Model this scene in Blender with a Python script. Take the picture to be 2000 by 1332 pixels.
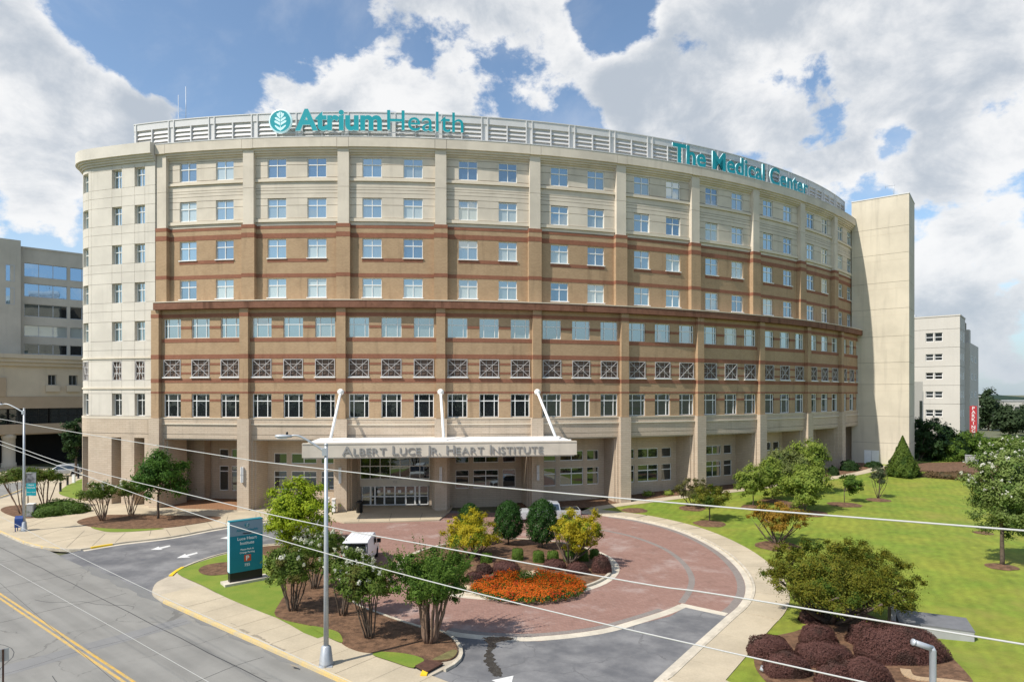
import bpy, bmesh, math, random
import numpy as np
from mathutils import Vector, Matrix
from mathutils.geometry import delaunay_2d_cdt
random.seed(7)
for o in list(bpy.data.objects): bpy.data.objects.remove(o)
SC = bpy.context.scene
COL = SC.collection
R = math.radians
# ------------------------------------------------------------------ camera
CAMZ = 12.4; FPX = 1234.5; HZ = 768.5
cd = bpy.data.cameras.new('camera'); cam = bpy.data.objects.new('camera', cd); COL.objects.link(cam)
cam.location = (0, 0, CAMZ); cam.rotation_euler = (R(90), 0, 0)
cd.sensor_width = 36; cd.lens = FPX/2000*36; cd.shift_y = (HZ-666)/2000
cd.clip_start = .3; cd.clip_end = 9000
SC.camera = cam
# ------------------------------------------------------------------ sun, sky, exposure
SUN_EL = R(50); SUN_AZ = math.atan2(-.82, -.57)
sd = Vector((math.sin(SUN_AZ)*math.cos(SUN_EL), math.cos(SUN_AZ)*math.cos(SUN_EL), math.sin(SUN_EL)))
sl = bpy.data.lights.new('sun', 'SUN'); sl.energy = 4.9; sl.angle = R(.5); sl.color = (1, .95, .87)
so = bpy.data.objects.new('sun', sl); COL.objects.link(so)
so.rotation_euler = sd.to_track_quat('Z', 'Y').to_euler(); so.location = (-60, -40, 90)
SC.view_settings.view_transform = 'Standard'; SC.view_settings.look = 'None'
SC.view_settings.exposure = .13; SC.view_settings.gamma = 1
try: SC.view_settings.use_curve_mapping = False
except Exception: pass
W = bpy.data.worlds.new('World'); SC.world = W; W.use_nodes = True
nt = W.node_tree; nt.nodes.clear()
def N(tree, typ, **kw):
    n = tree.nodes.new(typ)
    for k, v in kw.items(): setattr(n, k, v)
    return n
def L(tree, a, b): tree.links.new(a, b)
def mth(tree, op, a, b=None, c=None, clamp=False):
    n = N(tree, 'ShaderNodeMath', operation=op, use_clamp=clamp)
    for i, v in enumerate((a, b, c)):
        if v is None: continue
        if isinstance(v, (int, float)): n.inputs[i].default_value = v
        else: L(tree, v, n.inputs[i])
    return n.outputs[0]
def mixc(tree, f, a, b, blend='MIX'):
    n = N(tree, 'ShaderNodeMix', data_type='RGBA', blend_type=blend)
    for s, v in ((n.inputs[0], f), (n.inputs[6], a), (n.inputs[7], b)):
        if isinstance(v, (int, float)): s.default_value = v
        elif isinstance(v, tuple): s.default_value = (*v[:3], 1)
        else: L(tree, v, s)
    return n.outputs[2]
def sstep(tree, v, a, b):
    n = N(tree, 'ShaderNodeMapRange', interpolation_type='SMOOTHSTEP')
    L(tree, v, n.inputs[0]); n.inputs[1].default_value = a; n.inputs[2].default_value = b
    return n.outputs[0]
sky = N(nt, 'ShaderNodeTexSky', sky_type='NISHITA'); sky.sun_disc = False
sky.sun_elevation = SUN_EL; sky.sun_rotation = SUN_AZ % (2*math.pi); sky.air_density = 1.0; sky.dust_density = .6; sky.ozone_density = 1.6
tc = N(nt, 'ShaderNodeTexCoord')
dirv = N(nt, 'ShaderNodeVectorMath', operation='NORMALIZE'); L(nt, tc.outputs['Generated'], dirv.inputs[0])
sep = N(nt, 'ShaderNodeSeparateXYZ'); L(nt, dirv.outputs[0], sep.inputs[0])
def fbm(scale, detail, off, rough=.55, dist=0.0):
    mp = N(nt, 'ShaderNodeMapping'); L(nt, dirv.outputs[0], mp.inputs['Vector']); mp.inputs['Location'].default_value = off; mp.inputs['Scale'].default_value = (1, 1, 1.35)
    n = N(nt, 'ShaderNodeTexNoise'); L(nt, mp.outputs[0], n.inputs['Vector'])
    n.inputs['Scale'].default_value = scale; n.inputs['Detail'].default_value = detail
    n.inputs['Roughness'].default_value = rough; n.inputs['Distortion'].default_value = dist
    return n.outputs['Fac']
big = fbm(2.6, 3, (3.1, 1.7, .4)); fine = fbm(8.5, 13, (7.2, .3, 2.0), .60, .10); tex = fbm(6.0, 9, (1.2, 5.3, 4.0), .62, .3)
# the cumulus heaps of this sky: (pixel direction x, y, angular radius, amount); negative = blue gaps
HEAPS = [(50,190,.17,.55),(180,215,.10,.40),(70,400,.12,.40),(-20,90,.13,.40),(250,225,.06,.25),(560,165,.09,.46),(640,180,.10,.48),(930,110,.19,.72),(800,60,.14,.58),(1050,130,.11,.50),
 (1000,20,.12,.40),(880,210,.09,.40),(1330,130,.12,.52),(1480,110,.17,.58),(1700,120,.18,.58),(1880,70,.16,.52),(1560,230,.13,.42),(1230,240,.08,.42),(1420,260,.10,.40),
 (1800,330,.08,.30),(1930,320,.10,.40),(1640,330,.08,.34),(1900,460,.11,.30),(1830,540,.09,.26),(1860,610,.13,.30),(1960,560,.10,.30),(1930,680,.12,.22),(405,100,.05,.34),(500,30,.06,.30),(290,10,.05,.30),(1180,140,.055,.34),(340,240,.05,.26),(440,15,.05,.22),(440,230,.04,.16),
 (340,110,.09,-.40),(420,180,.07,-.35),(650,60,.07,-.32),(1190,40,.07,-.55),(1120,215,.05,-.35),(1740,268,.045,-.5),(150,50,.07,-.40),(230,60,.08,-.42),(470,130,.05,-.2),(90,500,.07,-.22),(1940,225,.05,-.30),(570,40,.05,-.25)]
acc = None
for (hx, hy, hr, ha) in HEAPS:
    d = Vector(((hx-1000)/FPX, 1, (HZ-hy)/FPX)).normalized()
    n = N(nt, 'ShaderNodeVectorMath', operation='DISTANCE'); L(nt, dirv.outputs[0], n.inputs[0]); n.inputs[1].default_value = d
    m = N(nt, 'ShaderNodeMapRange', interpolation_type='SMOOTHSTEP'); L(nt, n.outputs['Value'], m.inputs[0])
    m.inputs[1].default_value = hr*1.15; m.inputs[2].default_value = 0; m.inputs[3].default_value = 0; m.inputs[4].default_value = ha
    acc = m.outputs[0] if acc is None else mth(nt, 'ADD', acc, m.outputs[0])
acc = mth(nt, 'MINIMUM', acc, .60)
bigc = mth(nt, 'MULTIPLY', mth(nt, 'SUBTRACT', big, .52), 1.5)
basec = mth(nt, 'ADD', acc, bigc)
finec = mth(nt, 'MULTIPLY', mth(nt, 'SUBTRACT', fine, .5), 2.5)
dens = mth(nt, 'ADD', basec, finec)
veil = mth(nt, 'MULTIPLY', sstep(nt, fbm(3.4, 7, (9.1, 4.4, 1.3), .6, .5), .42, .72), .30)
mask = mth(nt, 'MAXIMUM', sstep(nt, dens, .16, .42), veil)
soft = mth(nt, 'ADD', mth(nt, 'ADD', basec, mth(nt, 'MULTIPLY', finec, .35)), mth(nt, 'MULTIPLY', mth(nt, 'SUBTRACT', tex, .5), 2.0))
core = mth(nt, 'MULTIPLY', sstep(nt, soft, .22, .92), .95)
ccol = mixc(nt, core, (11.6, 11.6, 11.6), (5.9, 6.6, 7.5))
low = sstep(nt, sep.outputs[2], .20, .0)
ccol = mixc(nt, mth(nt, 'MULTIPLY', low, .7), ccol, (5.9, 6.8, 7.8))
skyc = mixc(nt, 1.0, sky.outputs[0], (2.1, 2.15, 2.1), 'MULTIPLY')
skyc = mixc(nt, mth(nt, 'MULTIPLY', low, .75), skyc, (4.3, 5.7, 7.4))
fin = mixc(nt, mth(nt, 'MULTIPLY', mask, .96), skyc, ccol)
bg = N(nt, 'ShaderNodeBackground'); L(nt, fin, bg.inputs[0]); bg.inputs[1].default_value = .076
wo = N(nt, 'ShaderNodeOutputWorld'); L(nt, bg.outputs[0], wo.inputs[0])

# ------------------------------------------------------------------ helpers: materials
MATS = {}
def mat(name, col, rough=.8, var=0.0, vscale=1.0, col2=None, spec=.3, metal=0.0, bump=0.0, bscale=20.0, streak=0.0, emit=None, fine=0.0, fscale=60.):
    """noise-varied principled material on world position"""
    m = bpy.data.materials.new(name); m.use_nodes = True; t = m.node_tree
    p = t.nodes['Principled BSDF']; p.inputs['Roughness'].default_value = rough
    p.inputs['Specular IOR Level'].default_value = spec; p.inputs['Metallic'].default_value = metal
    p.inputs['Base Color'].default_value = (*col, 1)
    g = N(t, 'ShaderNodeNewGeometry')
    out = None
    if var or col2:
        n = N(t, 'ShaderNodeTexNoise'); L(t, g.outputs['Position'], n.inputs['Vector']); n.inputs['Scale'].default_value = vscale
        n.inputs['Detail'].default_value = 6; n.inputs['Roughness'].default_value = .6
        c2 = col2 or tuple(c*(1-var) for c in col); c1 = col if col2 else tuple(c*(1+var*.6) for c in col)
        out = mixc(t, sstep(t, n.outputs['Fac'], .3, .7), c1, c2)
    if fine:
        n = N(t, 'ShaderNodeTexNoise'); L(t, g.outputs['Position'], n.inputs['Vector']); n.inputs['Scale'].default_value = fscale
        n.inputs['Detail'].default_value = 3
        f = mth(t, 'ADD', mth(t, 'MULTIPLY', n.outputs['Fac'], 2*fine), 1-fine)
        cc = N(t, 'ShaderNodeCombineXYZ'); [L(t, f, cc.inputs[i]) for i in range(3)]
        out = mixc(t, 1.0, out if out is not None else tuple(col), cc.outputs[0], 'MULTIPLY')
    if streak:   # rain streaks: noise stretched along z
        mp = N(t, 'ShaderNodeMapping'); L(t, g.outputs['Position'], mp.inputs['Vector']); mp.inputs['Scale'].default_value = (1.6, 1.6, .12)
        n = N(t, 'ShaderNodeTexNoise'); L(t, mp.outputs[0], n.inputs['Vector']); n.inputs['Scale'].default_value = 1.0; n.inputs['Detail'].default_value = 5
        f = mth(t, 'MULTIPLY', sstep(t, n.outputs['Fac'], .52, .75), streak)
        out = mixc(t, f, out if out is not None else tuple(col), tuple(c*.45 for c in col))
    if out is not None: L(t, out, p.inputs['Base Color'])
    if bump:
        n = N(t, 'ShaderNodeTexNoise'); L(t, g.outputs['Position'], n.inputs['Vector']); n.inputs['Scale'].default_value = bscale; n.inputs['Detail'].default_value = 4
        b = N(t, 'ShaderNodeBump'); b.inputs['Strength'].default_value = bump; b.inputs['Distance'].default_value = .05
        L(t, n.outputs['Fac'], b.inputs['Height']); L(t, b.outputs[0], p.inputs['Normal'])
    if emit:
        p.inputs['Emission Color'].default_value = (*emit[:3], 1); p.inputs['Emission Strength'].default_value = emit[3]
    MATS[name] = m
    return m
def brickmat(name, c1, c2, mortar, bw, bh, mort=.08, stain=.25, uv=True, ang=0.0):
    m = bpy.data.materials.new(name); m.use_nodes = True; t = m.node_tree
    p = t.nodes['Principled BSDF']; p.inputs['Roughness'].default_value = .85; p.inputs['Specular IOR Level'].default_value = .2
    g = N(t, 'ShaderNodeNewGeometry')
    mp = N(t, 'ShaderNodeMapping'); mp.inputs['Rotation'].default_value = (0, 0, ang)
    if uv:
        u = N(t, 'ShaderNodeTexCoord'); L(t, u.outputs['UV'], mp.inputs['Vector'])
    else: L(t, g.outputs['Position'], mp.inputs['Vector'])
    b = N(t, 'ShaderNodeTexBrick'); L(t, mp.outputs[0], b.inputs['Vector']); b.inputs['Scale'].default_value = 1
    b.inputs['Brick Width'].default_value = bw; b.inputs['Row Height'].default_value = bh; b.inputs['Mortar Size'].default_value = bh*mort
    b.inputs['Color1'].default_value = (*c1, 1); b.inputs['Color2'].default_value = (*c2, 1); b.inputs['Mortar'].default_value = (*mortar, 1)
    n = N(t, 'ShaderNodeTexNoise'); L(t, g.outputs['Position'], n.inputs['Vector']); n.inputs['Scale'].default_value = .55; n.inputs['Detail'].default_value = 7
    n.inputs['Roughness'].default_value = .65
    mp2 = N(t, 'ShaderNodeMapping'); L(t, g.outputs['Position'], mp2.inputs['Vector']); mp2.inputs['Scale'].default_value = (1.1, 1.1, .13) if uv else (.8, .8, .8)
    n2 = N(t, 'ShaderNodeTexNoise'); L(t, mp2.outputs[0], n2.inputs['Vector']); n2.inputs['Scale'].default_value = 1.3; n2.inputs['Detail'].default_value = 6
    o = mixc(t, mth(t, 'MULTIPLY', sstep(t, n.outputs['Fac'], .42, .72), stain), b.outputs['Color'], tuple(c*.55 for c in c1))
    o = mixc(t, mth(t, 'MULTIPLY', sstep(t, n2.outputs['Fac'], .54, .78), stain*1.3), o, tuple(c*.4 for c in c1))
    L(t, o, p.inputs['Base Color'])
    MATS[name] = m
    return m
def leafmat(name, c1, c2, c3=None, trans=.3, rough=.55):
    m = bpy.data.materials.new(name); m.use_nodes = True; t = m.node_tree; t.nodes.remove(t.nodes['Principled BSDF'])
    out = t.nodes['Material Output']
    g = N(t, 'ShaderNodeNewGeometry')
    n = N(t, 'ShaderNodeTexNoise'); L(t, g.outputs['Position'], n.inputs['Vector']); n.inputs['Scale'].default_value = 1.1; n.inputs['Detail'].default_value = 3
    n2 = N(t, 'ShaderNodeTexNoise'); L(t, g.outputs['Position'], n2.inputs['Vector']); n2.inputs['Scale'].default_value = 9; n2.inputs['Detail'].default_value = 2
    col = mixc(t, sstep(t, n2.outputs['Fac'], .32, .68), c1, c2)
    if c3: col = mixc(t, sstep(t, n.outputs['Fac'], .5, .66), col, c3)
    d = N(t, 'ShaderNodeBsdfPrincipled'); L(t, col, d.inputs['Base Color']); d.inputs['Roughness'].default_value = rough; d.inputs['Specular IOR Level'].default_value = .10
    tr = N(t, 'ShaderNodeBsdfTranslucent'); L(t, mixc(t, 1.0, col, (1.15, 1.25, .7), 'MULTIPLY'), tr.inputs['Color'])
    mx = N(t, 'ShaderNodeMixShader'); mx.inputs[0].default_value = trans
    L(t, d.outputs[0], mx.inputs[1]); L(t, tr.outputs[0], mx.inputs[2]); L(t, mx.outputs[0], out.inputs['Surface'])
    MATS[name] = m
    return m
def glassmat(name, tint, refl, back, rough=.015, wav=.0):
    m = bpy.data.materials.new(name); m.use_nodes = True; t = m.node_tree; p = t.nodes['Principled BSDF']; out = t.nodes['Material Output']
    p.inputs['Base Color'].default_value = (*back, 1); p.inputs['Roughness'].default_value = .5; p.inputs['Specular IOR Level'].default_value = .1
    gl = N(t, 'ShaderNodeBsdfGlossy'); gl.inputs['Color'].default_value = (*tint, 1); gl.inputs['Roughness'].default_value = rough
    lw = N(t, 'ShaderNodeLayerWeight'); lw.inputs['Blend'].default_value = .25
    f = mth(t, 'ADD', mth(t, 'MULTIPLY', lw.outputs['Fresnel'], .55), refl, clamp=True)
    if wav:
        g = N(t, 'ShaderNodeNewGeometry'); n = N(t, 'ShaderNodeTexNoise'); L(t, g.outputs['Position'], n.inputs['Vector']); n.inputs['Scale'].default_value = .9
        b = N(t, 'ShaderNodeBump'); b.inputs['Strength'].default_value = wav; b.inputs['Distance'].default_value = .05
        L(t, n.outputs['Fac'], b.inputs['Height']); L(t, b.outputs[0], gl.inputs['Normal'])
    mx = N(t, 'ShaderNodeMixShader'); L(t, f, mx.inputs[0]); L(t, p.outputs[0], mx.inputs[1]); L(t, gl.outputs[0], mx.inputs[2])
    L(t, mx.outputs[0], out.inputs['Surface']); MATS[name] = m
    return m

cream = mat('cream_precast', (.62,.55,.45), .85, .12, .35, streak=.16)
cream2 = mat('pale_precast', (.62,.57,.49), .85, .10, .3, streak=.16)
towercream = mat('tower_precast', (.60,.53,.415), .85, .10, .25, streak=.24)
core_m = mat('joint_shadow', (.22,.19,.15), .95)
tan = brickmat('tan_brick', (.44,.298,.174), (.365,.24,.136), (.41,.30,.195), .24, .10, .14, .34)
red = brickmat('red_brick', (.30,.125,.07), (.24,.095,.055), (.26,.13,.09), .22, .085, .14, .30)
redstain = brickmat('stained_red_brick', (.24,.11,.065), (.185,.08,.05), (.21,.115,.08), .22, .085, .14, .9)
stone = brickmat('split_face_block', (.55,.45,.345), (.50,.40,.30), (.44,.355,.265), .84, .21, .14, .26)
ledge = mat('cast_stone', (.66,.58,.46), .8, .06, .6)
soffit = mat('soffit', (.50,.43,.34), .9)
screen = mat('grey_metal_screen', (.60,.59,.57), .55, .05, .5, spec=.4)
screen2 = mat('louvre_metal', (.56,.545,.52), .55, spec=.4)
white = mat('white_aluminium', (.80,.79,.76), .4, spec=.5)
whitep = mat('white_paint', (.82,.81,.78), .45, .05, 2)
roofm = mat('roof_membrane', (.55,.54,.52), .9, .1, .5)
blindm = mat('roller_blind', (.70,.71,.66), .9, .12, 2.5)
bargrey = mat('brace_paint', (.47,.44,.42), .5, spec=.4)
curtain = mat('brown_screen', (.20,.145,.11), .6, .35, 2.2)
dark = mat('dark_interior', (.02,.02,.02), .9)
glass_sky = glassmat('coated_glass', (.80,.90,.90), .44, (.055,.095,.125), .01, .03)
glass_deep = glassmat('deep_blue_glass', (.72,.85,.92), .34, (.035,.065,.095), .012, .05)
glass_mid = glassmat('curtained_glass', (.80,.90,.90), .34, (.20,.24,.24), .012, .05)
glass_pale = glassmat('blind_glass', (.85,.92,.90), .26, (.42,.46,.43), .01, .03)
glass_dark = glassmat('dark_glass', (.80,.90,.92), .15, (.012,.014,.016), .01, .04)
glass_brown = glassmat('screened_glass', (.5,.5,.5), .0, (.13,.09,.07), .25)
glass_blue = glassmat('blue_ribbon_glass', (.45,.66,.90), .6, (.05,.10,.18), .02, .05)
teal = mat('teal_acrylic', (.005,.30,.34), .4, spec=.4)
tealdark = mat('sign_teal', (.004,.20,.26), .45, .05, 1.5, spec=.4)
signgrey = mat('sign_grey', (.22,.30,.36), .45, spec=.4)
palecyan = mat('letter_edge', (.62,.86,.88), .4, spec=.4)
black = mat('black_metal', (.012,.012,.013), .4, spec=.4)
rubber = mat('tyre_rubber', (.018,.018,.019), .8)
galv = mat('galvanised_steel', (.47,.49,.51), .45, .08, 3, metal=.35, spec=.5)
greylet = mat('grey_letter_metal', (.30,.29,.27), .5, spec=.4)
asphalt = None
conc = mat('concrete', (.47,.395,.28), .9, .13, .35, bump=.05, bscale=30, fine=.14, fscale=12)
conc2 = mat('concrete_apron', (.46,.395,.30), .9, .16, .6, fine=.14, fscale=12)
kerbm = mat('kerb_concrete', (.52,.46,.36), .9, .22, 1.4, fine=.15, fscale=9)
gutterm = mat('gutter_concrete', (.56,.50,.40), .9, .16, .9, fine=.12, fscale=9)
kerby = mat('worn_yellow_kerb', (.66,.47,.17), .85, 0, 1.6, col2=(.50,.42,.28))
kerbyy = mat('fresh_yellow_paint', (.78,.52,.03), .6, .06, 2)
mulch = mat('bark_mulch', (.165,.092,.052), .95, .45, 3.2, bump=.8, bscale=22, fine=.45, fscale=26)
grass = mat('lawn_turf', (.145,.215,.022), .9, 0, .22, col2=(.22,.24,.03), bump=.4, bscale=40, fine=.32, fscale=18)
grassb = mat('verge_turf', (.14,.21,.024), .9, 0, .8, col2=(.20,.24,.034), bump=.4, bscale=40, fine=.3, fscale=20)
bark = mat('grey_bark', (.115,.085,.062), .9, .35, 6)
barkpale = mat('smooth_tan_bark', (.22,.145,.10), .8, .3, 5)
silver = mat('silver_car_paint', (.55,.56,.57), .3, spec=.6, metal=.3)
carwhite = mat('white_car_paint', (.82,.82,.82), .3, spec=.5)
carglass = glassmat('car_glass', (.8,.85,.9), .12, (.015,.018,.02), .02)
steelrim = mat('alloy_rim', (.55,.55,.56), .35, metal=.6, spec=.5)
lampred = mat('red_lens', (.35,.01,.01), .3, spec=.5)
lampclear = mat('clear_lens', (.75,.76,.76), .2, spec=.6)
bluebox = mat('blue_enamel', (.015,.05,.20), .4, spec=.5)
greyconc = mat('grey_concrete', (.33,.33,.32), .85, .15, .9)
brownsteel = mat('rusty_steel_plate', (.10,.05,.035), .7, .3, 3)
tilem = brickmat('brown_floor_tile', (.30,.16,.085), (.26,.135,.07), (.2,.12,.08), .3, .3, .05, .15, uv=False)
wirem = mat('grey_cable', (.46,.45,.43), .6)
wiredk = mat('dark_cable', (.06,.06,.06), .6)
beige2 = mat('far_beige_precast', (.56,.475,.36), .9, .1, .2, streak=.15)
greyb = mat('far_grey_concrete', (.50,.46,.385), .9, .1, .2, streak=.15)
brownb = mat('far_brown_panel', (.42,.32,.22), .9, .1, .3)
paleb = mat('far_white_panel', (.56,.52,.455), .85, .05, .1, streak=.08)
redsign = mat('red_banner', (.42,.04,.045), .6)
rockm = mat('pale_boulder', (.52,.40,.27), .9, .25, 4)

# ------------------------------------------------------------------ helpers: objects
def tag(o, label=None, cat=None, group=None, kind=None):
    if label: o['label'] = label
    if cat: o['category'] = cat
    if group: o['group'] = group
    if kind: o['kind'] = kind
    return o
def empty(name, loc, rz=0, label=None, cat=None, group=None):
    o = bpy.data.objects.new(name, None); COL.objects.link(o); o.location = loc; o.rotation_euler = (0, 0, rz); o.empty_display_size = .3
    return tag(o, label, cat, group)
def link(name, me, parent=None, loc=(0,0,0), rz=0, label=None, cat=None, group=None, kind=None):
    o = bpy.data.objects.new(name, me); COL.objects.link(o); o.location = loc; o.rotation_euler = (0, 0, rz)
    if parent: o.parent = parent
    return tag(o, label, cat, group, kind)
def copytree(o, loc=None, rz=None, parent=None, label=None):
    c = o.copy(); COL.objects.link(c)
    if parent is not None: c.parent = parent
    if loc is not None: c.location = loc
    if rz is not None: c.rotation_euler = (0, 0, rz)
    if label: c['label'] = label
    for ch in list(o.children): copytree(ch, parent=c)
    return c
class MB:
    """collects polygons (with optional uv) and becomes ONE mesh"""
    def __init__(s): s.v = []; s.f = []; s.uv = []; s.mi = []; s.m = 0; s.sm = []; s.smooth = False
    def poly(s, pts, uv=None):
        k = len(s.v); s.v += [tuple(p) for p in pts]; s.f.append(tuple(range(k, k+len(pts))))
        s.uv.append(uv); s.mi.append(s.m); s.sm.append(s.smooth)
    def box(s, c, d, rz=0, M=None):
        x, y, z = (d[0]/2, d[1]/2, d[2]/2); ca, sa = math.cos(rz), math.sin(rz)
        P = [(sx*x, sy*y, sz*z) for sz in (-1,1) for sx, sy in ((-1,-1),(1,-1),(1,1),(-1,1))]
        P = [Vector((c[0]+ca*p[0]-sa*p[1], c[1]+sa*p[0]+ca*p[1], c[2]+p[2])) for p in P]
        if M: P = [M @ p for p in P]
        k = len(s.v); s.v += [tuple(p) for p in P]
        dims = [(d[0],d[1]),(d[0],d[2]),(d[1],d[2]),(d[0],d[2]),(d[1],d[2]),(d[0],d[1])]
        for q, dm in zip(((3,2,1,0),(0,1,5,4),(1,2,6,5),(2,3,7,6),(3,0,4,7),(4,5,6,7)), dims):
            s.f.append(tuple(k+i for i in q)); s.mi.append(s.m); s.sm.append(False)
            s.uv.append([(0,0),(dm[0],0),(dm[0],dm[1]),(0,dm[1])])
    def bar(s, a, b, w, h=None, up=Vector((0,0,1))):
        a, b = Vector(a), Vector(b); d = b-a; ln = d.length; d.normalize()
        x = d.cross(up); x = x.normalized() if x.length > 1e-4 else Vector((1,0,0)); u = x.cross(d)
        h = h or w
        P = [p + x*sx*w/2 + u*su*h/2 for p in (a, b) for sx, su in ((-1,-1),(1,-1),(1,1),(-1,1))]
        k = len(s.v); s.v += [tuple(p) for p in P]
        for q in ((3,2,1,0),(0,1,5,4),(1,2,6,5),(2,3,7,6),(3,0,4,7),(4,5,6,7)):
            s.f.append(tuple(k+i for i in q)); s.mi.append(s.m); s.sm.append(False); s.uv.append(None)
    def tube(s, pts, rads, n=8, cap=True):
        pts = [Vector(p) for p in pts]
        if isinstance(rads, (int, float)): rads = [rads]*len(pts)
        k = len(s.v); px = None
        for i, p in enumerate(pts):
            d = (pts[min(i+1, len(pts)-1)]-pts[max(i-1, 0)]).normalized()
            if px is None:
                a = Vector((0,0,1)) if abs(d.z) < .9 else Vector((1,0,0)); px = d.cross(a).normalized()
            else:
                px = (px - d*px.dot(d)); px = px.normalized() if px.length > 1e-5 else d.orthogonal().normalized()
            py = d.cross(px)
            for j in range(n):
                a = 2*math.pi*j/n; s.v.append(tuple(p + (px*math.cos(a)+py*math.sin(a))*rads[i]))
        for i in range(len(pts)-1):
            for j in range(n):
                s.f.append((k+i*n+j, k+i*n+(j+1)%n, k+(i+1)*n+(j+1)%n, k+(i+1)*n+j)); s.uv.append(None); s.mi.append(s.m); s.sm.append(True)
        if cap:
            s.f.append(tuple(k+j for j in reversed(range(n)))); s.f.append(tuple(k+(len(pts)-1)*n+j for j in range(n)))
            s.uv += [None, None]; s.mi += [s.m]*2; s.sm += [False]*2
    def lathe(s, c, prof, n=16, axis=None):
        """prof: (r, z) pairs about the vertical through c, or about +-axis"""
        M = Matrix.Identity(3) if axis is None else Vector(axis).to_track_quat('Z', 'Y').to_matrix()
        k = len(s.v)
        for r, z in prof:
            for j in range(n):
                a = 2*math.pi*j/n; s.v.append(tuple(Vector(c) + M @ Vector((r*math.cos(a), r*math.sin(a), z))))
        for i in range(len(prof)-1):
            for j in range(n):
                s.f.append((k+i*n+j, k+i*n+(j+1)%n, k+(i+1)*n+(j+1)%n, k+(i+1)*n+j)); s.uv.append(None); s.mi.append(s.m); s.sm.append(True)
        for i, rev in ((0, True), (len(prof)-1, False)):
            if prof[i][0] > 1e-4:
                q = [k+i*n+j for j in range(n)]
                s.f.append(tuple(reversed(q)) if rev else tuple(q)); s.uv.append(None); s.mi.append(s.m); s.sm.append(False)
    def prism(s, poly, z0, z1):
        """poly = counter-clockwise (x,y) list"""
        s.poly([(x,y,z1) for x,y in poly]); s.poly([(x,y,z0) for x,y in reversed(poly)])
        n = len(poly); acc = 0
        for i in range(n):
            a, b = poly[i], poly[(i+1)%n]; w = math.dist(a, b)
            s.poly([(*a,z0),(*b,z0),(*b,z1),(*a,z1)], [(acc,z0),(acc+w,z0),(acc+w,z1),(acc,z1)]); acc += w
    def mesh(s, name, mats):
        me = bpy.data.meshes.new(name); me.from_pydata(s.v, [], s.f)
        mats = mats if isinstance(mats, (list, tuple)) else [mats]
        for m in mats: me.materials.append(m)
        if any(u is not None for u in s.uv):
            ul = me.uv_layers.new(name='UVMap'); flat = []
            for f, u in zip(s.f, s.uv):
                if u is None: u = [(0,0)]*len(f)
                for q in u: flat += [q[0], q[1]]
            ul.data.foreach_set('uv', flat)
        me.polygons.foreach_set('material_index', s.mi); me.polygons.foreach_set('use_smooth', s.sm)
        me.update()
        return me
    def build(s, name, mats, parent=None, loc=(0,0,0), rz=0, bevel=0, **kw):
        me = s.mesh(name, mats)
        if bevel:
            bm = bmesh.new(); bm.from_mesh(me); bmesh.ops.remove_doubles(bm, verts=bm.verts, dist=1e-4)
            eg = [e for e in bm.edges if len(e.link_faces) == 2 and e.calc_face_angle(0) > .5]
            bmesh.ops.bevel(bm, geom=eg, offset=bevel, segments=3, profile=.6, affect='EDGES', clamp_overlap=True); bm.to_mesh(me); bm.free()
            me.polygons.foreach_set('use_smooth', [True]*len(me.polygons)); me.set_sharp_from_angle(angle=R(35))
        return link(name, me, parent, loc, rz, **kw)

# ------------------------------------------------------------------ ground shape and the pixel -> ground survey
def ss(a, b, x):
    t = min(1, max(0, (x-a)/(b-a))); return t*t*(3-2*t)
def H(x, y):
    d = math.hypot(x+2, y-49)
    return .6*ss(22, 38, d)*ss(4, 18, x) + 1.0*ss(28, 56, x)*ss(66, 92, y)
def G(px, py, z=.12, h=True):
    s = (px-1000)/FPX; k = (py-HZ)/FPX; zz = z
    for _ in range(12):
        D = (CAMZ-zz)/k; X = s*D
        zz = z + (H(X, D) if h else 0)
    return Vector((X, D, zz))
def G2(px, py, z=.12, h=True):
    p = G(px, py, z, h); return (p.x, p.y)
def at(px, py, D): return Vector(((px-1000)/FPX*D, D, CAMZ+(HZ-py)/FPX*D))
def catmull(P, n=6, closed=False):
    P = [Vector(p) for p in P]; out = []; N_ = len(P)
    rng = range(N_) if closed else range(N_-1)
    for i in rng:
        g = (lambda k: P[k % N_]) if closed else (lambda k: P[max(0, min(N_-1, k))])
        p0, p1, p2, p3 = g(i-1), g(i), g(i+1), g(i+2)
        for j in range(n):
            t = j/n
            out.append(.5*((2*p1)+(p2-p0)*t+(2*p0-5*p1+4*p2-p3)*t*t+(3*p1-p0-3*p2+p3)*t**3))
    if not closed: out.append(P[-1])
    return out
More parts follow.
